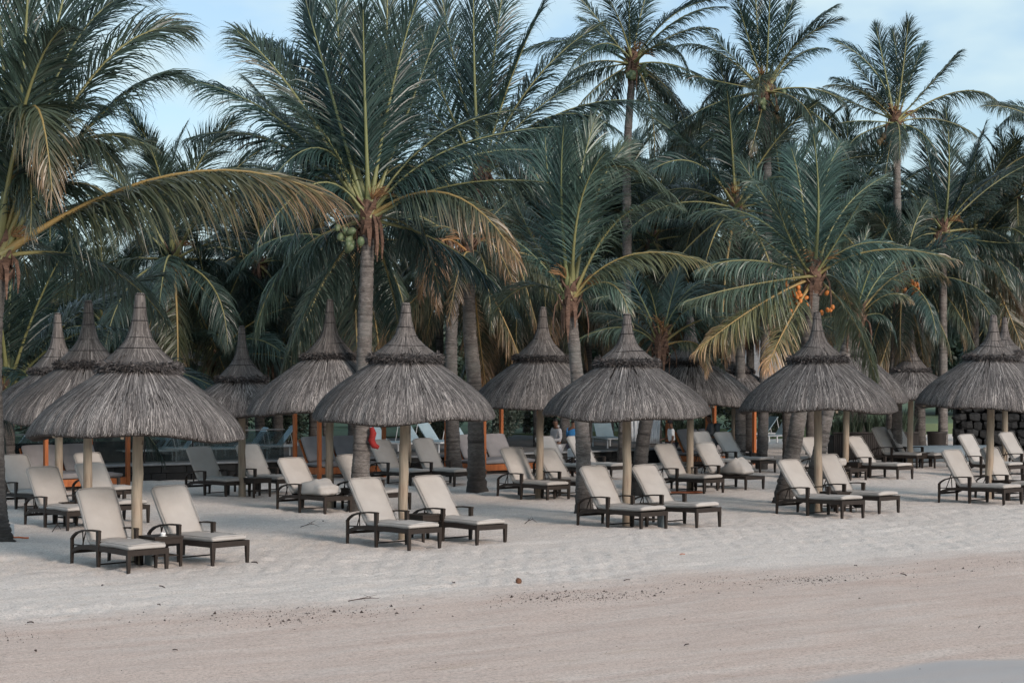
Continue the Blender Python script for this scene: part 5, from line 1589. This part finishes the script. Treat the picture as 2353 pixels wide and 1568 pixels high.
for i, px in enumerate((1560, 1578, 1598, 1540, 1620)):
    dd = 67.5
    strap(P_at(px, dd), dd, TZ if np.dot(np.array([P_at(px, dd), dd, 0]) - T0, TN) > .3 else 0, 1.6, "tall strap-leaved clump behind the man in the white shirt", i, "strap-leaved clumps behind the white-shirted man")

# dark boulder wall at far right, built stone by stone
sw = empty("boulder_wall", (P_at(2290, 70), 70, 0), R(4), "dark rough stone wall behind the right-edge umbrella", "wall")
srg = np.random.default_rng(77)
def stone_mesh(seed):
    g = np.random.default_rng(seed)
    v = []
    for j in range(6):
        ph = math.pi * j / 5
        for i in range(8):
            a = 2 * math.pi * i / 8
            rr = 1 + g.normal(0, .10)
            e = lambda q: math.copysign(abs(q) ** .6, q)
            v.append((.5 * e(math.sin(ph)) * e(math.cos(a)) * rr, .5 * e(math.sin(ph)) * e(math.sin(a)) * rr, .5 * e(math.cos(ph)) * rr))
    f = [(j * 8 + i, (j + 1) * 8 + i, (j + 1) * 8 + (i + 1) % 8, j * 8 + (i + 1) % 8) for j in range(5) for i in range(8)]
    return MB().add(v, f).mesh("stone", M['stone_dark'])
SM = [stone_mesh(i) for i in range(5)]
MB().box((0, .28, .8), (2.9, .3, 1.62)).build("wall_core", M['stone_dark'], sw)
for row in range(6):
    x = -1.6 + .2 * (row % 2)
    while x < 1.6:
        w = srg.uniform(.3, .55)
        o = np_obj("stone", SM[srg.integers(0, 5)], sw, (x + w / 2, srg.normal(0, .03), .14 + row * .29 + srg.normal(0, .02)))
        o.scale = (w * 1.02, .42, .31); o.rotation_euler = (srg.normal(0, .1), srg.normal(0, .1), 0)
        x += w
# round dark pot, pale blue mat
p = (P_at(2152, 68), 68)
r_ = empty("round_pot", (p[0], p[1], 0), 0, "round dark pot behind the right back-row loungers", "pot")
MB().lathe([(.22, 0), (.30, .1), (.33, .75), (.36, .8), (.36, .86), (.30, .86), (.29, .8)], 20).build("pot_body", M['dark_slat'], r_, True)
MB().lathe([(.28, .82), (.2, .84), (.02, .85)], 16).build("pot_soil", M['bark'], r_)
vs, fs = loft_cushion(3.1, .95, .42, rc=.4, crown=.6)
o = MB().add(vs, fs).build("pool_mattress", M['mat_blue'], None, True, (P_at(2072, 64.5), 64.5, .02)); o.rotation_euler[2] = R(10)
tag(o, "long rounded pale blue mattress lying behind the right back-row loungers", "mattress")

# thatched hut roof behind the left umbrellas
hut = empty("thatched_hut", (P_at(305, 82), 82, TZ + .05), R(-8), "low dark thatched hut in the trees behind the largest umbrella", "hut")
hw, hd, hz, hr = 2.6, 2.2, 2.6, 1.35
b = MB(); b.add([(-hw, -hd, hz), (hw, -hd, hz), (hw, hd, hz), (-hw, hd, hz), (-hw * .55, 0, hz + hr), (hw * .55, 0, hz + hr)], [(0, 1, 5, 4), (1, 2, 5), (2, 3, 4, 5), (3, 0, 4), (3, 2, 1, 0)])
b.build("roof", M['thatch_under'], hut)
MB().tube([(-hw * .6, 0, hz + hr + .02), (hw * .6, 0, hz + hr + .02)], .16, 8).build("ridge", M['straw_dark'], hut)
M['hut_wall'] = simple("hut_wall", (0.03, 0.032, 0.033), (0.05, 0.052, 0.052), 3, .9, .2)
MB().box((0, 0, hz / 2), (hw * 1.7, hd * 1.7, hz)).build("wall", M['hut_wall'], hut)
hut2 = empty("thatched_hut", (P_at(1748, 104), 104, TZ + .05), R(0), "distant pale thatched hut roof between the umbrellas right of centre", "hut")
b = MB(); b.lathe([(2.6, 1.9), (1.4, 2.9), (.1, 3.9)], 20); b.build("roof", simple("pale_thatch", (0.16, 0.155, 0.155), (0.24, 0.23, 0.225), 6, .9, .3), hut2, False)
MB().lathe([(2.0, 0), (2.0, 1.95)], 20).build("wall", M['hut_wall'], hut2)

# broad dark trees closing the view behind the palms
def tree(x, y, z, w, h, label, seed, pale=False):
    g = np.random.default_rng(seed)
    root = empty("broadleaf_tree", (x, y, z), g.uniform(0, 6), label, "tree", "dark trees closing the view behind the palms")
    b = MB()
    b.tube([(0, 0, -.2), (.1, .05, h * .2), (-.05, .1, h * .5), (.05, 0, h * .75)], [.28, .22, .16, .05], 9)
    for i in range(5):
        a = g.uniform(0, 6.28); b.tube([(0, 0, h * (.25 + .05 * i)), (w * .16 * math.cos(a), w * .16 * math.sin(a), h * (.45 + .04 * i)), (w * .32 * math.cos(a), w * .32 * math.sin(a), h * (.58 + .04 * i))], [.12, .08, .03], 6)
    b.build("trunk", M['bark'], root, True)
    k = seed % 4
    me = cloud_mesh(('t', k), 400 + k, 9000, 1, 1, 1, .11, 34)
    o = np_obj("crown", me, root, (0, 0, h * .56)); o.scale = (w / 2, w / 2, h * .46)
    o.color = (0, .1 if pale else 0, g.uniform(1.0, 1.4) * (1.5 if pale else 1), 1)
tl = [(-60, 100, 9, 7.0), (90, 96, 8, 6.4), (230, 104, 9, 6.6), (380, 98, 8, 6.4), (520, 102, 9, 7.2), (660, 98, 8, 7.4), (800, 106, 9, 7.6), (930, 112, 8, 6.2), (1060, 118, 8, 5.6), (1190, 122, 8, 5.4),
      (1330, 120, 9, 5.8), (1460, 116, 9, 6.6), (1590, 110, 9, 6.4), (1900, 112, 9, 6.6), (2030, 108, 9, 6.6), (2160, 104, 8, 6.8), (2290, 102, 9, 7.0), (2420, 104, 9, 7.0), (1700, 122, 8, 5.4), (1800, 124, 8, 5.0)]
for i, (px, d, w, h) in enumerate(tl):
    tree(P_at(px, d), d, TZ, w, h, "dark bushy tree in the shaded row closing the view behind the palms", 500 + i)

# ------------------------------------------------------------------ people
def skin_obj(name, joints, edges, radii, mat, parent, sub=2, root=0):
    me = bpy.data.meshes.new(name)
    me.from_pydata([tuple(j) for j in joints], edges, [])
    me.materials.append(mat)
    o = np_obj(name, me, parent)
    bm_layer = me.skin_vertices
    if not bm_layer:
        me.attributes  # layer is created by the modifier below
    o.modifiers.new("skin", 'SKIN').use_smooth_shade = True
    if not me.skin_vertices:
        bpy.context.view_layer.objects.active = o
        bpy.ops.mesh.customdata_skin_add()
    for i, r in enumerate(radii):
        sv = me.skin_vertices[0].data[i]
        sv.radius = (r, r) if np.isscalar(r) else r
        sv.use_root = (i == root)
    s = o.modifiers.new("sub", 'SUBSURF'); s.levels = sub; s.render_levels = sub
    return o
M['skin_brown'] = simple("skin_brown", (0.10, 0.052, 0.034), (0.135, 0.072, 0.048), 8, .55, 0)
M['hair_black'] = simple("hair_black", (0.006, 0.005, 0.005), (0.012, 0.010, 0.010), 30, .6, .3)
def cl(name, c): 
    k = tuple(v * .8 for v in c)
    return simple(name, k, c, 9, .9, .35, dist=.03)
def person(px, d, z0, face, label, H, shirt, pants, armL, armR, hood=False, cap=None, lean=0.0, pack=None, legs_c=None, sleeve=1.0):
    """face: heading the person looks towards (radians, 0 = +x)"""
    x = P_at(px, d)
    root = empty("person", (x, d, z0), face, label, "person")
    k = H / 1.75
    J = {'pel': (0, 0, .95), 'bel': (.01 + lean * .12, 0, 1.10), 'che': (.02 + lean * .30, 0, 1.30), 'nek': (.02 + lean * .42, 0, 1.47), 'hea': (.05 + lean * .52, 0, 1.56), 'top': (.05 + lean * .58, 0, 1.68)}
    pts, rad, ed, ix = [], [], [], {}
    def add(n, p, r, par=None):
        ix[n] = len(pts); pts.append(tuple(np.array(p) * k)); rad.append(r * k if np.isscalar(r) else (r[0] * k, r[1] * k))
        if par: ed.append((ix[par], ix[n]))
    add('pel', J['pel'], (.15, .11)); add('bel', J['bel'], (.14, .10), 'pel'); add('che', J['che'], (.155, .11), 'bel'); add('nek', J['nek'], .052, 'che')
    add('hea', J['hea'], (.075, .085), 'nek'); add('top', J['top'], (.068, .078), 'hea')
    for s, arm in ((1, armL), (-1, armR)):
        n = 'L' if s > 0 else 'R'
        sh = np.array(J['che']) + [0, s * .17, .08]
        add('sh' + n, sh, .058, 'che')
        e, h = np.array(arm[0]), np.array(arm[1])
        el, ha = sh + e * [1, s, 1], sh + h * [1, s, 1]
        add('el' + n, el, .040, 'sh' + n); add('wr' + n, ha, .028, 'el' + n)
        dr = unit(ha - el)
        sd = unit(np.cross(dr, [0, 0, 1.0])) if abs(dr[2]) < .95 else np.array([1.0, 0, 0])
        pa = ha + dr * .07
        add('pa' + n, pa, (.036, .018), 'wr' + n)
        for q, (o_, l_) in enumerate(((-.030, .060), (-.010, .075), (.010, .070), (.030, .055))):
            f1 = pa + sd * o_ + dr * .03; add('f%d' % q + n, f1, .009, 'pa' + n); add('g%d' % q + n, f1 + dr * l_ + [0, 0, -.012], .007, 'f%d' % q + n)
        add('th' + n, pa + sd * -.05 - dr * .01, .010, 'wr' + n)
    for s in (1, -1):
        n = 'L' if s > 0 else 'R'
        add('hip' + n, (0, s * .09, .88), .085, 'pel'); add('kn' + n, (.03 * s, s * .095, .48), .058, 'hip' + n); add('an' + n, (.03 * s - .02, s * .10, .085), .040, 'kn' + n)
        add('to' + n, (.03 * s + .13, s * .115, .035), .035, 'an' + n)
    body = skin_obj("body", pts, ed, rad, M['skin_brown'], root)
    # face: nose and brow ridge, ears, hair
    hx, hz = np.array(J['hea'])[0] * k, np.array(J['hea'])[2] * k
    f = MB(); f.tube([(hx + .085 * k, 0, hz + .065 * k), (hx + .108 * k, 0, hz + .03 * k), (hx + .085 * k, 0, hz + .02 * k)], [.006, .014, .008], 6)
    for s in (1, -1):
        f.tube([(hx - .005, s * .073 * k, hz + .07 * k), (hx - .01, s * .090 * k, hz + .055 * k), (hx, s * .075 * k, hz + .02 * k)], [.008, .012, .006], 5)
    f.tube([(hx + .084 * k, -.022, hz - .004), (hx + .090 * k, 0, hz - .006), (hx + .084 * k, .022, hz - .004)], .005, 5)
    f.build("face", M['skin_brown'], root, True)
    hp = [(hx - .035 * k, 0, hz + .01), (hx - .03 * k, 0, hz + .09 * k), (hx + .02 * k, 0, hz + .125 * k), (hx + .06 * k, 0, hz + .115 * k)]
    if cap:
        cm = cl(cap + "_cloth", (0.012, 0.012, 0.016))
        c = MB(); c.lathe([(.102 * k, 0), (.104 * k, .03), (.092 * k, .07), (.06 * k, .095), (.01, .102)], 16, c=(hx + .01, 0, hz + .068 * k))
        co = c.build("cap", cm, root, True)
        v = MB(); v.sweep([(hx + .06, 0, hz + .085 * k), (hx + .14, 0, hz + .080 * k), (hx + .19, 0, hz + .068 * k)], [.17 * k, .15 * k, .07 * k], .012); v.build("cap_peak", cm, co)
    skin_obj("hair", hp, [(0, 1), (1, 2), (2, 3)], [.07 * k, .082 * k, .07 * k, .045 * k], M['hair_black'], root, 1)
    # clothing follows the joints, a little fuller
    def cloth(name, names, grow, mat, extra=()):
        ii = [ix[n] for n in names]
        mp_ = {i: j for j, i in enumerate(ii)}
        e2 = [(mp_[a], mp_[b]) for a, b in ed if a in mp_ and b in mp_]
        p2 = [pts[i] for i in ii]
        r2 = [tuple(np.array(rad[i] if not np.isscalar(rad[i]) else (rad[i], rad[i])) * grow + .012 * k) for i in ii]
        return skin_obj(name, p2, e2, r2, mat, root)
    nm = ['bel', 'che', 'pel', 'shL', 'shR', 'elL', 'elR'] + (['wrL', 'wrR'] if sleeve >= 1 else [])
    so = cloth("shirt", ['pel', 'bel', 'che', 'shL', 'shR', 'elL', 'elR'] + (['wrL', 'wrR'] if sleeve >= 1 else []), 1.14, shirt)
    if sleeve < 1:
        for v in so.data.vertices:
            pass
        for n in ('L', 'R'):
            j = ['pel', 'bel', 'che', 'shL', 'shR', 'elL', 'elR'].index('el' + n)
            a, b_ = np.array(pts[ix['sh' + n]]), np.array(pts[ix['el' + n]])
            so.data.vertices[j].co = a + (b_ - a) * .75
    cloth("trousers", ['pel', 'hipL', 'hipR', 'knL', 'knR', 'anL', 'anR'], 1.18, pants)
    if hood:
        skin_obj("hood", [(hx - .10 * k, 0, hz - .10 * k), (hx - .11 * k, 0, hz - .03 * k), (hx - .04, .10 * k, hz - .09 * k), (hx - .04, -.10 * k, hz - .09 * k)], [(0, 1), (0, 2), (0, 3)], [.09 * k, .05 * k, .05 * k, .05 * k], shirt, root, 1)
    if pack:
        b = MB(); b.box((-.17 * k + lean * .3, 0, 1.22 * k), (.16, .28, .40), taper=.9); o = b.build("backpack", pack, root)
        o.modifiers.new("bev", 'BEVEL').width = .05; o.modifiers["bev"].segments = 3
    return root
white_shirt = cl("white_shirt", (0.68, 0.69, 0.70)); navy = cl("navy_trousers", (0.02, 0.022, 0.035)); grey_knit = cl("grey_knit", (0.34, 0.335, 0.345))
white_pants = cl("white_trousers", (0.6, 0.6, 0.62)); blue_shirt = cl("blue_shirt", (0.04, 0.19, 0.42)); charcoal = cl("charcoal_cloth", (0.07, 0.078, 0.088)); slate = cl("slate_pack", (0.11, 0.13, 0.15))
down = ((.02, .05, -.30), (.10, .04, -.55)); bent = ((.02, .07, -.28), (.24, -.02, -.32)); up = ((.16, .10, -.20), (.26, .06, .06)); out_ = ((.10, .06, -.26), (.34, .04, -.30))
zz = lambda px, d: gz(P_at(px, d), d) - .01
person(1543, 60.3, zz(1543, 60.3), R(195), "person in white shirt and black cap standing behind the centre-right loungers", 1.50, white_shirt, navy, down, bent, cap="black", sleeve=.5)
person(1279, 57.2, zz(1279, 57.2), R(215), "person in baggy grey sweater and white trousers beside the second-row centre pole", 1.66, grey_knit, white_pants, bent, bent, hood=True)
pb = person(1316, 57.4, zz(1316, 57.4), R(60), "person in blue shirt carrying a white bag, half hidden by the slim trunk", 1.66, blue_shirt, navy, down, down, sleeve=.5)
person(1640, 60.8, zz(1640, 60.8), R(185), "person in dark jacket with backpack behind an orange post, right of centre", 1.68, charcoal, charcoal, bent, out_, pack=slate, lean=.25)
# white carrier bag hanging from the blue-shirted person's hand
bx_, bd_ = P_at(1314, 56.9), 56.95
vs, fs = loft_cushion(.34, .26, .16, rc=.06, wrinkle=.012, seed=9)
bag = empty("carrier_bag", (bx_, bd_, .43), 0, "white carrier bag held by the person in the blue shirt", "bag")
o = MB().add(vs, fs).build("bag_body", M['white_cloth'], bag, True, (0, .08, 0)); o.rotation_euler = (0, -math.pi / 2, math.pi / 2)
MB().tube([(-.06, 0, .32), (-.03, 0, .42), (.03, 0, .42), (.06, 0, .32)], .012, 6).build("bag_handle", M['white_cloth'], bag)
# glowing-edge tablet-like board carried behind the posts is left out; a folded umbrella of bright teal stands there
M['teal'] = simple("teal_plastic", (0.10, 0.42, 0.46), (0.14, 0.5, 0.54), 5, .4, 0)
x0, d0 = P_at(1662, 60.2), 60.2
MB().tube([(0, 0, 0), (.24, .02, .17)], .014, 8).build("teal_tube", M['teal'], None, True, (x0, d0, 1.05))
tag(bpy.data.objects["teal_tube"], "short bright teal tube held out beside the orange post, right of centre", "tube")

# red cloth with blue strap on the big trunk
p = at(853, 1000, 43.25)
M['red'] = simple("red_cloth", (0.17, 0.012, 0.012), (0.25, 0.02, 0.018), 8, .8, .3)
M['strap'] = simple("blue_strap", (0.02, 0.20, 0.36), (0.03, 0.25, 0.42), 8, .8, 0)
rc_ = empty("rescue_tube", (p[0], p[1], p[2] - .2), 0, "red rescue float on a blue strap hanging right of the thick grey trunk", "float")
b = MB(); b.tube([(.0, 0, .38), (.04, 0, .25), (.0, 0, .1), (.06, .02, -.02), (.16, .03, -.06)], [.05, .075, .08, .07, .04], 10); b.build("float_body", M['red'], rc_, True)
MB().sweep([(.02, 0, .36), (.06, 0, .55), (.10, -.02, .72)], .03, .01, side=(0, 1, 0)).build("strap", M['strap'], rc_)
# pale drape behind the middle umbrella
def drape(px, d, z0, z1, w, label, seed):
    g = np.random.default_rng(seed)
    x = P_at(px, d)
    n, m = 26, 10
    V_ = []
    for j in range(m):
        t = j / (m - 1)
        for i in range(n):
            u = i / (n - 1) - .5
            V_.append((u * w * (1 - .35 * t), .05 * math.sin(u * 38 + t) * (1 - .3 * t) + .02 * g.normal(), z0 + (z1 - z0) * (1 - t)))
    f = [(j * n + i, j * n + i + 1, (j + 1) * n + i + 1, (j + 1) * n + i) for j in range(m - 1) for i in range(n - 1)]
    o = MB().add(V_, f).build("hanging_drape", M['white_cloth'], None, True, (x, d, 0))
    o.modifiers.new("thick", 'SOLIDIFY').thickness = .006
    tag(o, label, "drape")
drape(1462, 62.2, .75, 2.6, .85, "white drape hanging behind the short leaning trunk", 3)
drape(1500, 62.0, .70, 2.6, .6, "white drape hanging just left of the orange post beside the white-shirted person", 4)

# ------------------------------------------------------------------ small things on the sand
# myna-like bird under the fourth pair of loungers
p = ground(1968, 1172)
bird = empty("small_bird", (p[0], p[1], gz(p[0], p[1])), R(180), "small dark bird standing under the fourth front-row loungers", "bird")
M['feather'] = simple("dark_feather", (0.012, 0.009, 0.008), (0.03, 0.022, 0.018), 20, .6, .2)
M['beak'] = simple("beak_yellow", (0.35, 0.22, 0.04), (0.4, 0.26, 0.05), 8, .5, 0)
skin_obj("body", [(0, 0, .115), (.06, 0, .135), (.10, 0, .165), (.13, 0, .18), (-.07, 0, .115), (-.16, 0, .125)], [(0, 1), (1, 2), (2, 3), (0, 4), (4, 5)], [(.048, .05), (.042, .045), .026, .026, (.03, .028), (.018, .008)], M['feather'], bird)
MB().tube([(.15, 0, .182), (.185, 0, .174)], [.010, .002], 6).build("beak", M['beak'], bird)
lgm = MB().tube([(0, 0, .08), (.008, 0, .04), (0, 0, 0), (.03, 0, -.002)], .004, 5).mesh("leg", M['beak'])
for s in (-1, 1): np_obj("leg", lgm, bird, (.01, s * .018, 0))
for s in (-1, 1):
    MB().sweep([(.04, s * .046, .15), (-.04, s * .05, .135), (-.12, s * .02, .125)], [.006, .006, .003], [.05, .055, .015]).build("wing", M['feather'], bird)
# dry coconut husk, leaves and twigs
def husk(px, py, label, s, mat, seed):
    g = np.random.default_rng(seed); p = ground(px, py)
    me = nut_mesh("coconut_husk", mat); 
    for v in me.vertices: v.co *= 1 + .12 * g.normal()
    o = np_obj("coconut_husk", me, None, (p[0], p[1], gz(p[0], p[1]) + .06 * s)); o.scale = (s * 1.2, s, s * .8); o.rotation_euler = (g.normal(0, .4), 1.2, g.uniform(0, 6))
    tag(o, label, "husk")
M['husk_red'] = simple("husk_red", (0.09, 0.04, 0.025), (0.16, 0.08, 0.045), 9, .8, .4)
husk(1191, 1340, "reddish brown husk lying alone on the pale sand below the centre", .42, M['husk_red'], 3)
LEAF = {}
def leaf_obj(px, py, label, l, mat, seed):
    g = np.random.default_rng(seed); p = ground(px, py)
    vs = []
    n = 7
    for i in range(n):
        t = i / (n - 1); w = .32 * l * math.sin(math.pi * min(t * .92 + .04, 1)) ** .8
        z = .10 * l * math.sin(t * 3.0) * (.5 + .5 * g.random())
        vs += [(l * (t - .5), -w / 2, z + .08 * l), (l * (t - .5), 0, z), (l * (t - .5), w / 2, z + .10 * l)]
    f = []
    for i in range(n - 1):
        for k in range(2): f.append((i * 3 + k, i * 3 + k + 1, i * 3 + 4 + k, i * 3 + 3 + k))
    o = MB().add(vs, f).build("fallen_leaf", mat, None, True, (p[0], p[1], gz(p[0], p[1]) + .012))
    o.rotation_euler = (g.normal(0, .2), g.normal(0, .2), g.uniform(0, 6))
    o.modifiers.new("thick", 'SOLIDIFY').thickness = .004
    tag(o, label, "leaf")
M['leaf_dark'] = simple("dead_leaf", (0.03, 0.02, 0.018), (0.08, 0.055, 0.045), 12, .8, .2)
M['leaf_red'] = simple("red_leaf", (0.35, 0.10, 0.04), (0.5, 0.16, 0.06), 12, .8, .2)
for i, (px, py, lab, l, mt) in enumerate([
    (1042, 1345, "dark curled leaf on the pale sand left of the reddish husk", .22, 'leaf_dark'), (1440, 1337, "dark curled leaf on the sand right of the reddish husk", .16, 'leaf_dark'),
    (585, 1299, "dark leaf beside the foot of the second nearest lounger", .22, 'leaf_dark'), (365, 1394, "dark leaf on pale sand below the nearest loungers", .14, 'leaf_dark'), (70, 1435, "dark leaf at lower left where pale sand ends", .18, 'leaf_dark'),
    (372, 1350, "small dark leaf just in front of the nearest loungers", .16, 'leaf_dark'), (235, 1345, "small dark leaf in front of the nearest lounger's left legs", .14, 'leaf_dark'), (82, 1501, "dark leaf on the pink sand at lower left", .15, 'leaf_dark'),
    (2250, 1438, "small round dark leaf alone on the pink sand at lower right", .10, 'leaf_dark'), (1577, 1483, "dark leaf on the pink sand at lower centre right", .13, 'leaf_dark'), (402, 1497, "thin dark leaf on the pink sand at lower left of centre", .13, 'leaf_dark'),
    (1567, 1275, "small red-orange leaf on the pale sand right of centre", .16, 'leaf_red'), (1965, 1302, "thin dark leaf on the sand below the fourth umbrella", .16, 'leaf_dark'), (2075, 1322, "dark leaf on the debris line at right", .2, 'leaf_dark'), (742, 1200, "dark leaf on the sand before the folded-pad lounger", .16, 'leaf_dark')]):
    leaf_obj(px, py, lab, l * .62, M[mt], 70 + i)
def twig(px, py, label, l, seed, up=.0):
    g = np.random.default_rng(seed); p = ground(px, py)
    b = MB()
    pts_ = [(0, 0, .01), (l * .3, .04 * l, .02 + up * .6), (l * .7, -.05 * l, .03 + up), (l, .06 * l, .01 + up * .4)]
    b.tube(pts_, [.008, .007, .006, .003], 6)
    for i in range(3): b.tube([pts_[1 + i % 2], (l * g.uniform(.4, .9), g.normal(0, .12) * l, .05 + up + .05 * g.random())], [.005, .002], 5)
    o = b.build("dry_twig", M['leaf_dark'], None, True, (p[0], p[1], gz(p[0], p[1]))); o.rotation_euler[2] = g.uniform(-.6, .6)
    tag(o, label, "twig")
twig(1205, 1204, "bent dry twig on the sand between second and middle front umbrellas", .26, 3, .08)
twig(690, 1212, "dry twig on the sand right of the small back-row loungers", .35, 4, .04)
twig(800, 1384, "long thin twig on pale sand below the second front loungers", .5, 5)
twig(120, 1222, "dry twig standing up from the sand at far left", .2, 6, .12)
# orange mat, and the orange cable with a small box at the left trunk
p = ground(1570, 1131)
M['mat_orange'] = simple("mat_orange", (0.24, 0.075, 0.035), (0.33, 0.12, 0.06), 14, .9, .3)
vs, fs = loft_cushion(.95, .55, .02, rc=.03)
o = MB().add(vs, fs).build("beach_mat", M['mat_orange'], None, True, (p[0] - .45, p[1], gz(p[0], p[1]) + .012)); o.rotation_euler[2] = R(12)
tag(o, "thin orange mat on the sand under the second-row umbrella right of centre", "mat")
p = ground(30, 1236)
cb = empty("cable_box", (p[0], p[1], gz(p[0], p[1])), 0, "small grey box with orange cable at the foot of the left-edge palm", "cable box")
MB().box((-.04, .05, .16), (.09, .06, .2)).build("box_body", M['white_metal'], cb)
MB().tube([(-.03, .02, .08), (.02, -.02, .02), (.12, -.06, .03), (.22, -.03, .015), (.30, -.06, .02)], .014, 7).build("cable", simple("cable_orange", (0.55, 0.11, 0.02), (0.6, 0.14, 0.03), 5, .5, 0), cb, True)

# dark crumbs and weed fragments washed up along the tide line
g = np.random.default_rng(55)
XY = []
for (px, py, sx, sy, n) in ((700, 1412, 130, 10, 489), (10, 1462, 60, 8, 84), (540, 1410, 200, 10, 140), (1345, 1368, 110, 8, 630), (1230, 1375, 90, 8, 112), (1640, 1335, 80, 7, 182), (1870, 1330, 60, 6, 364), (1990, 1324, 110, 10, 140), (2280, 1300, 80, 8, 112), (1250, 1395, 500, 25, 112), (1200, 1480, 900, 70, 91), (1300, 1300, 900, 50, 62)):
    a = np.stack([g.normal(px, sx, n), g.normal(py, sy, n) - (g.normal(0, .3, n)) * 0], -1)
    a[:, 1] -= (a[:, 0] - px) * .055
    XY.append(a)
XY = np.concatenate(XY); XY = XY[(XY[:, 1] > 1240) & (XY[:, 1] < 1590)]
Pw = np.array([ground(a, b) for a, b in XY]); Pw[:, 2] = sand_height(Pw[:, 0], Pw[:, 1]) + .006
n = len(Pw)
sz = g.lognormal(-4.75, .5, n)[:, None]
T4 = np.array([[0, 0, 1.0], [.9, 0, -.3], [-.45, .8, -.3], [-.45, -.8, -.3]])
rotz = g.uniform(0, 6.28, n)
cs, sn = np.cos(rotz)[:, None], np.sin(rotz)[:, None]
T = np.broadcast_to(T4, (n, 4, 3)) * (1 + g.normal(0, .25, (n, 4, 3))) * np.stack([np.ones(n), g.uniform(.4, 1, n), g.uniform(.3, .6, n)], -1)[:, None, :]
T = np.stack([T[..., 0] * cs - T[..., 1] * sn, T[..., 0] * sn + T[..., 1] * cs, T[..., 2]], -1) * sz[..., None]
Vd = (Pw[:, None] + T).reshape(-1, 3)
bi = np.arange(n)[:, None] * 4
Td = np.concatenate([bi + np.array([[0, 1, 2]]), bi + np.array([[0, 2, 3]]), bi + np.array([[0, 3, 1]])])
o = np_obj("beach_debris", np_mesh("beach_debris", Vd, None, Td, [M['leaf_dark']]))
tag(o, "dark crumbs and weed fragments scattered along the tide line", "debris", kind="stuff")
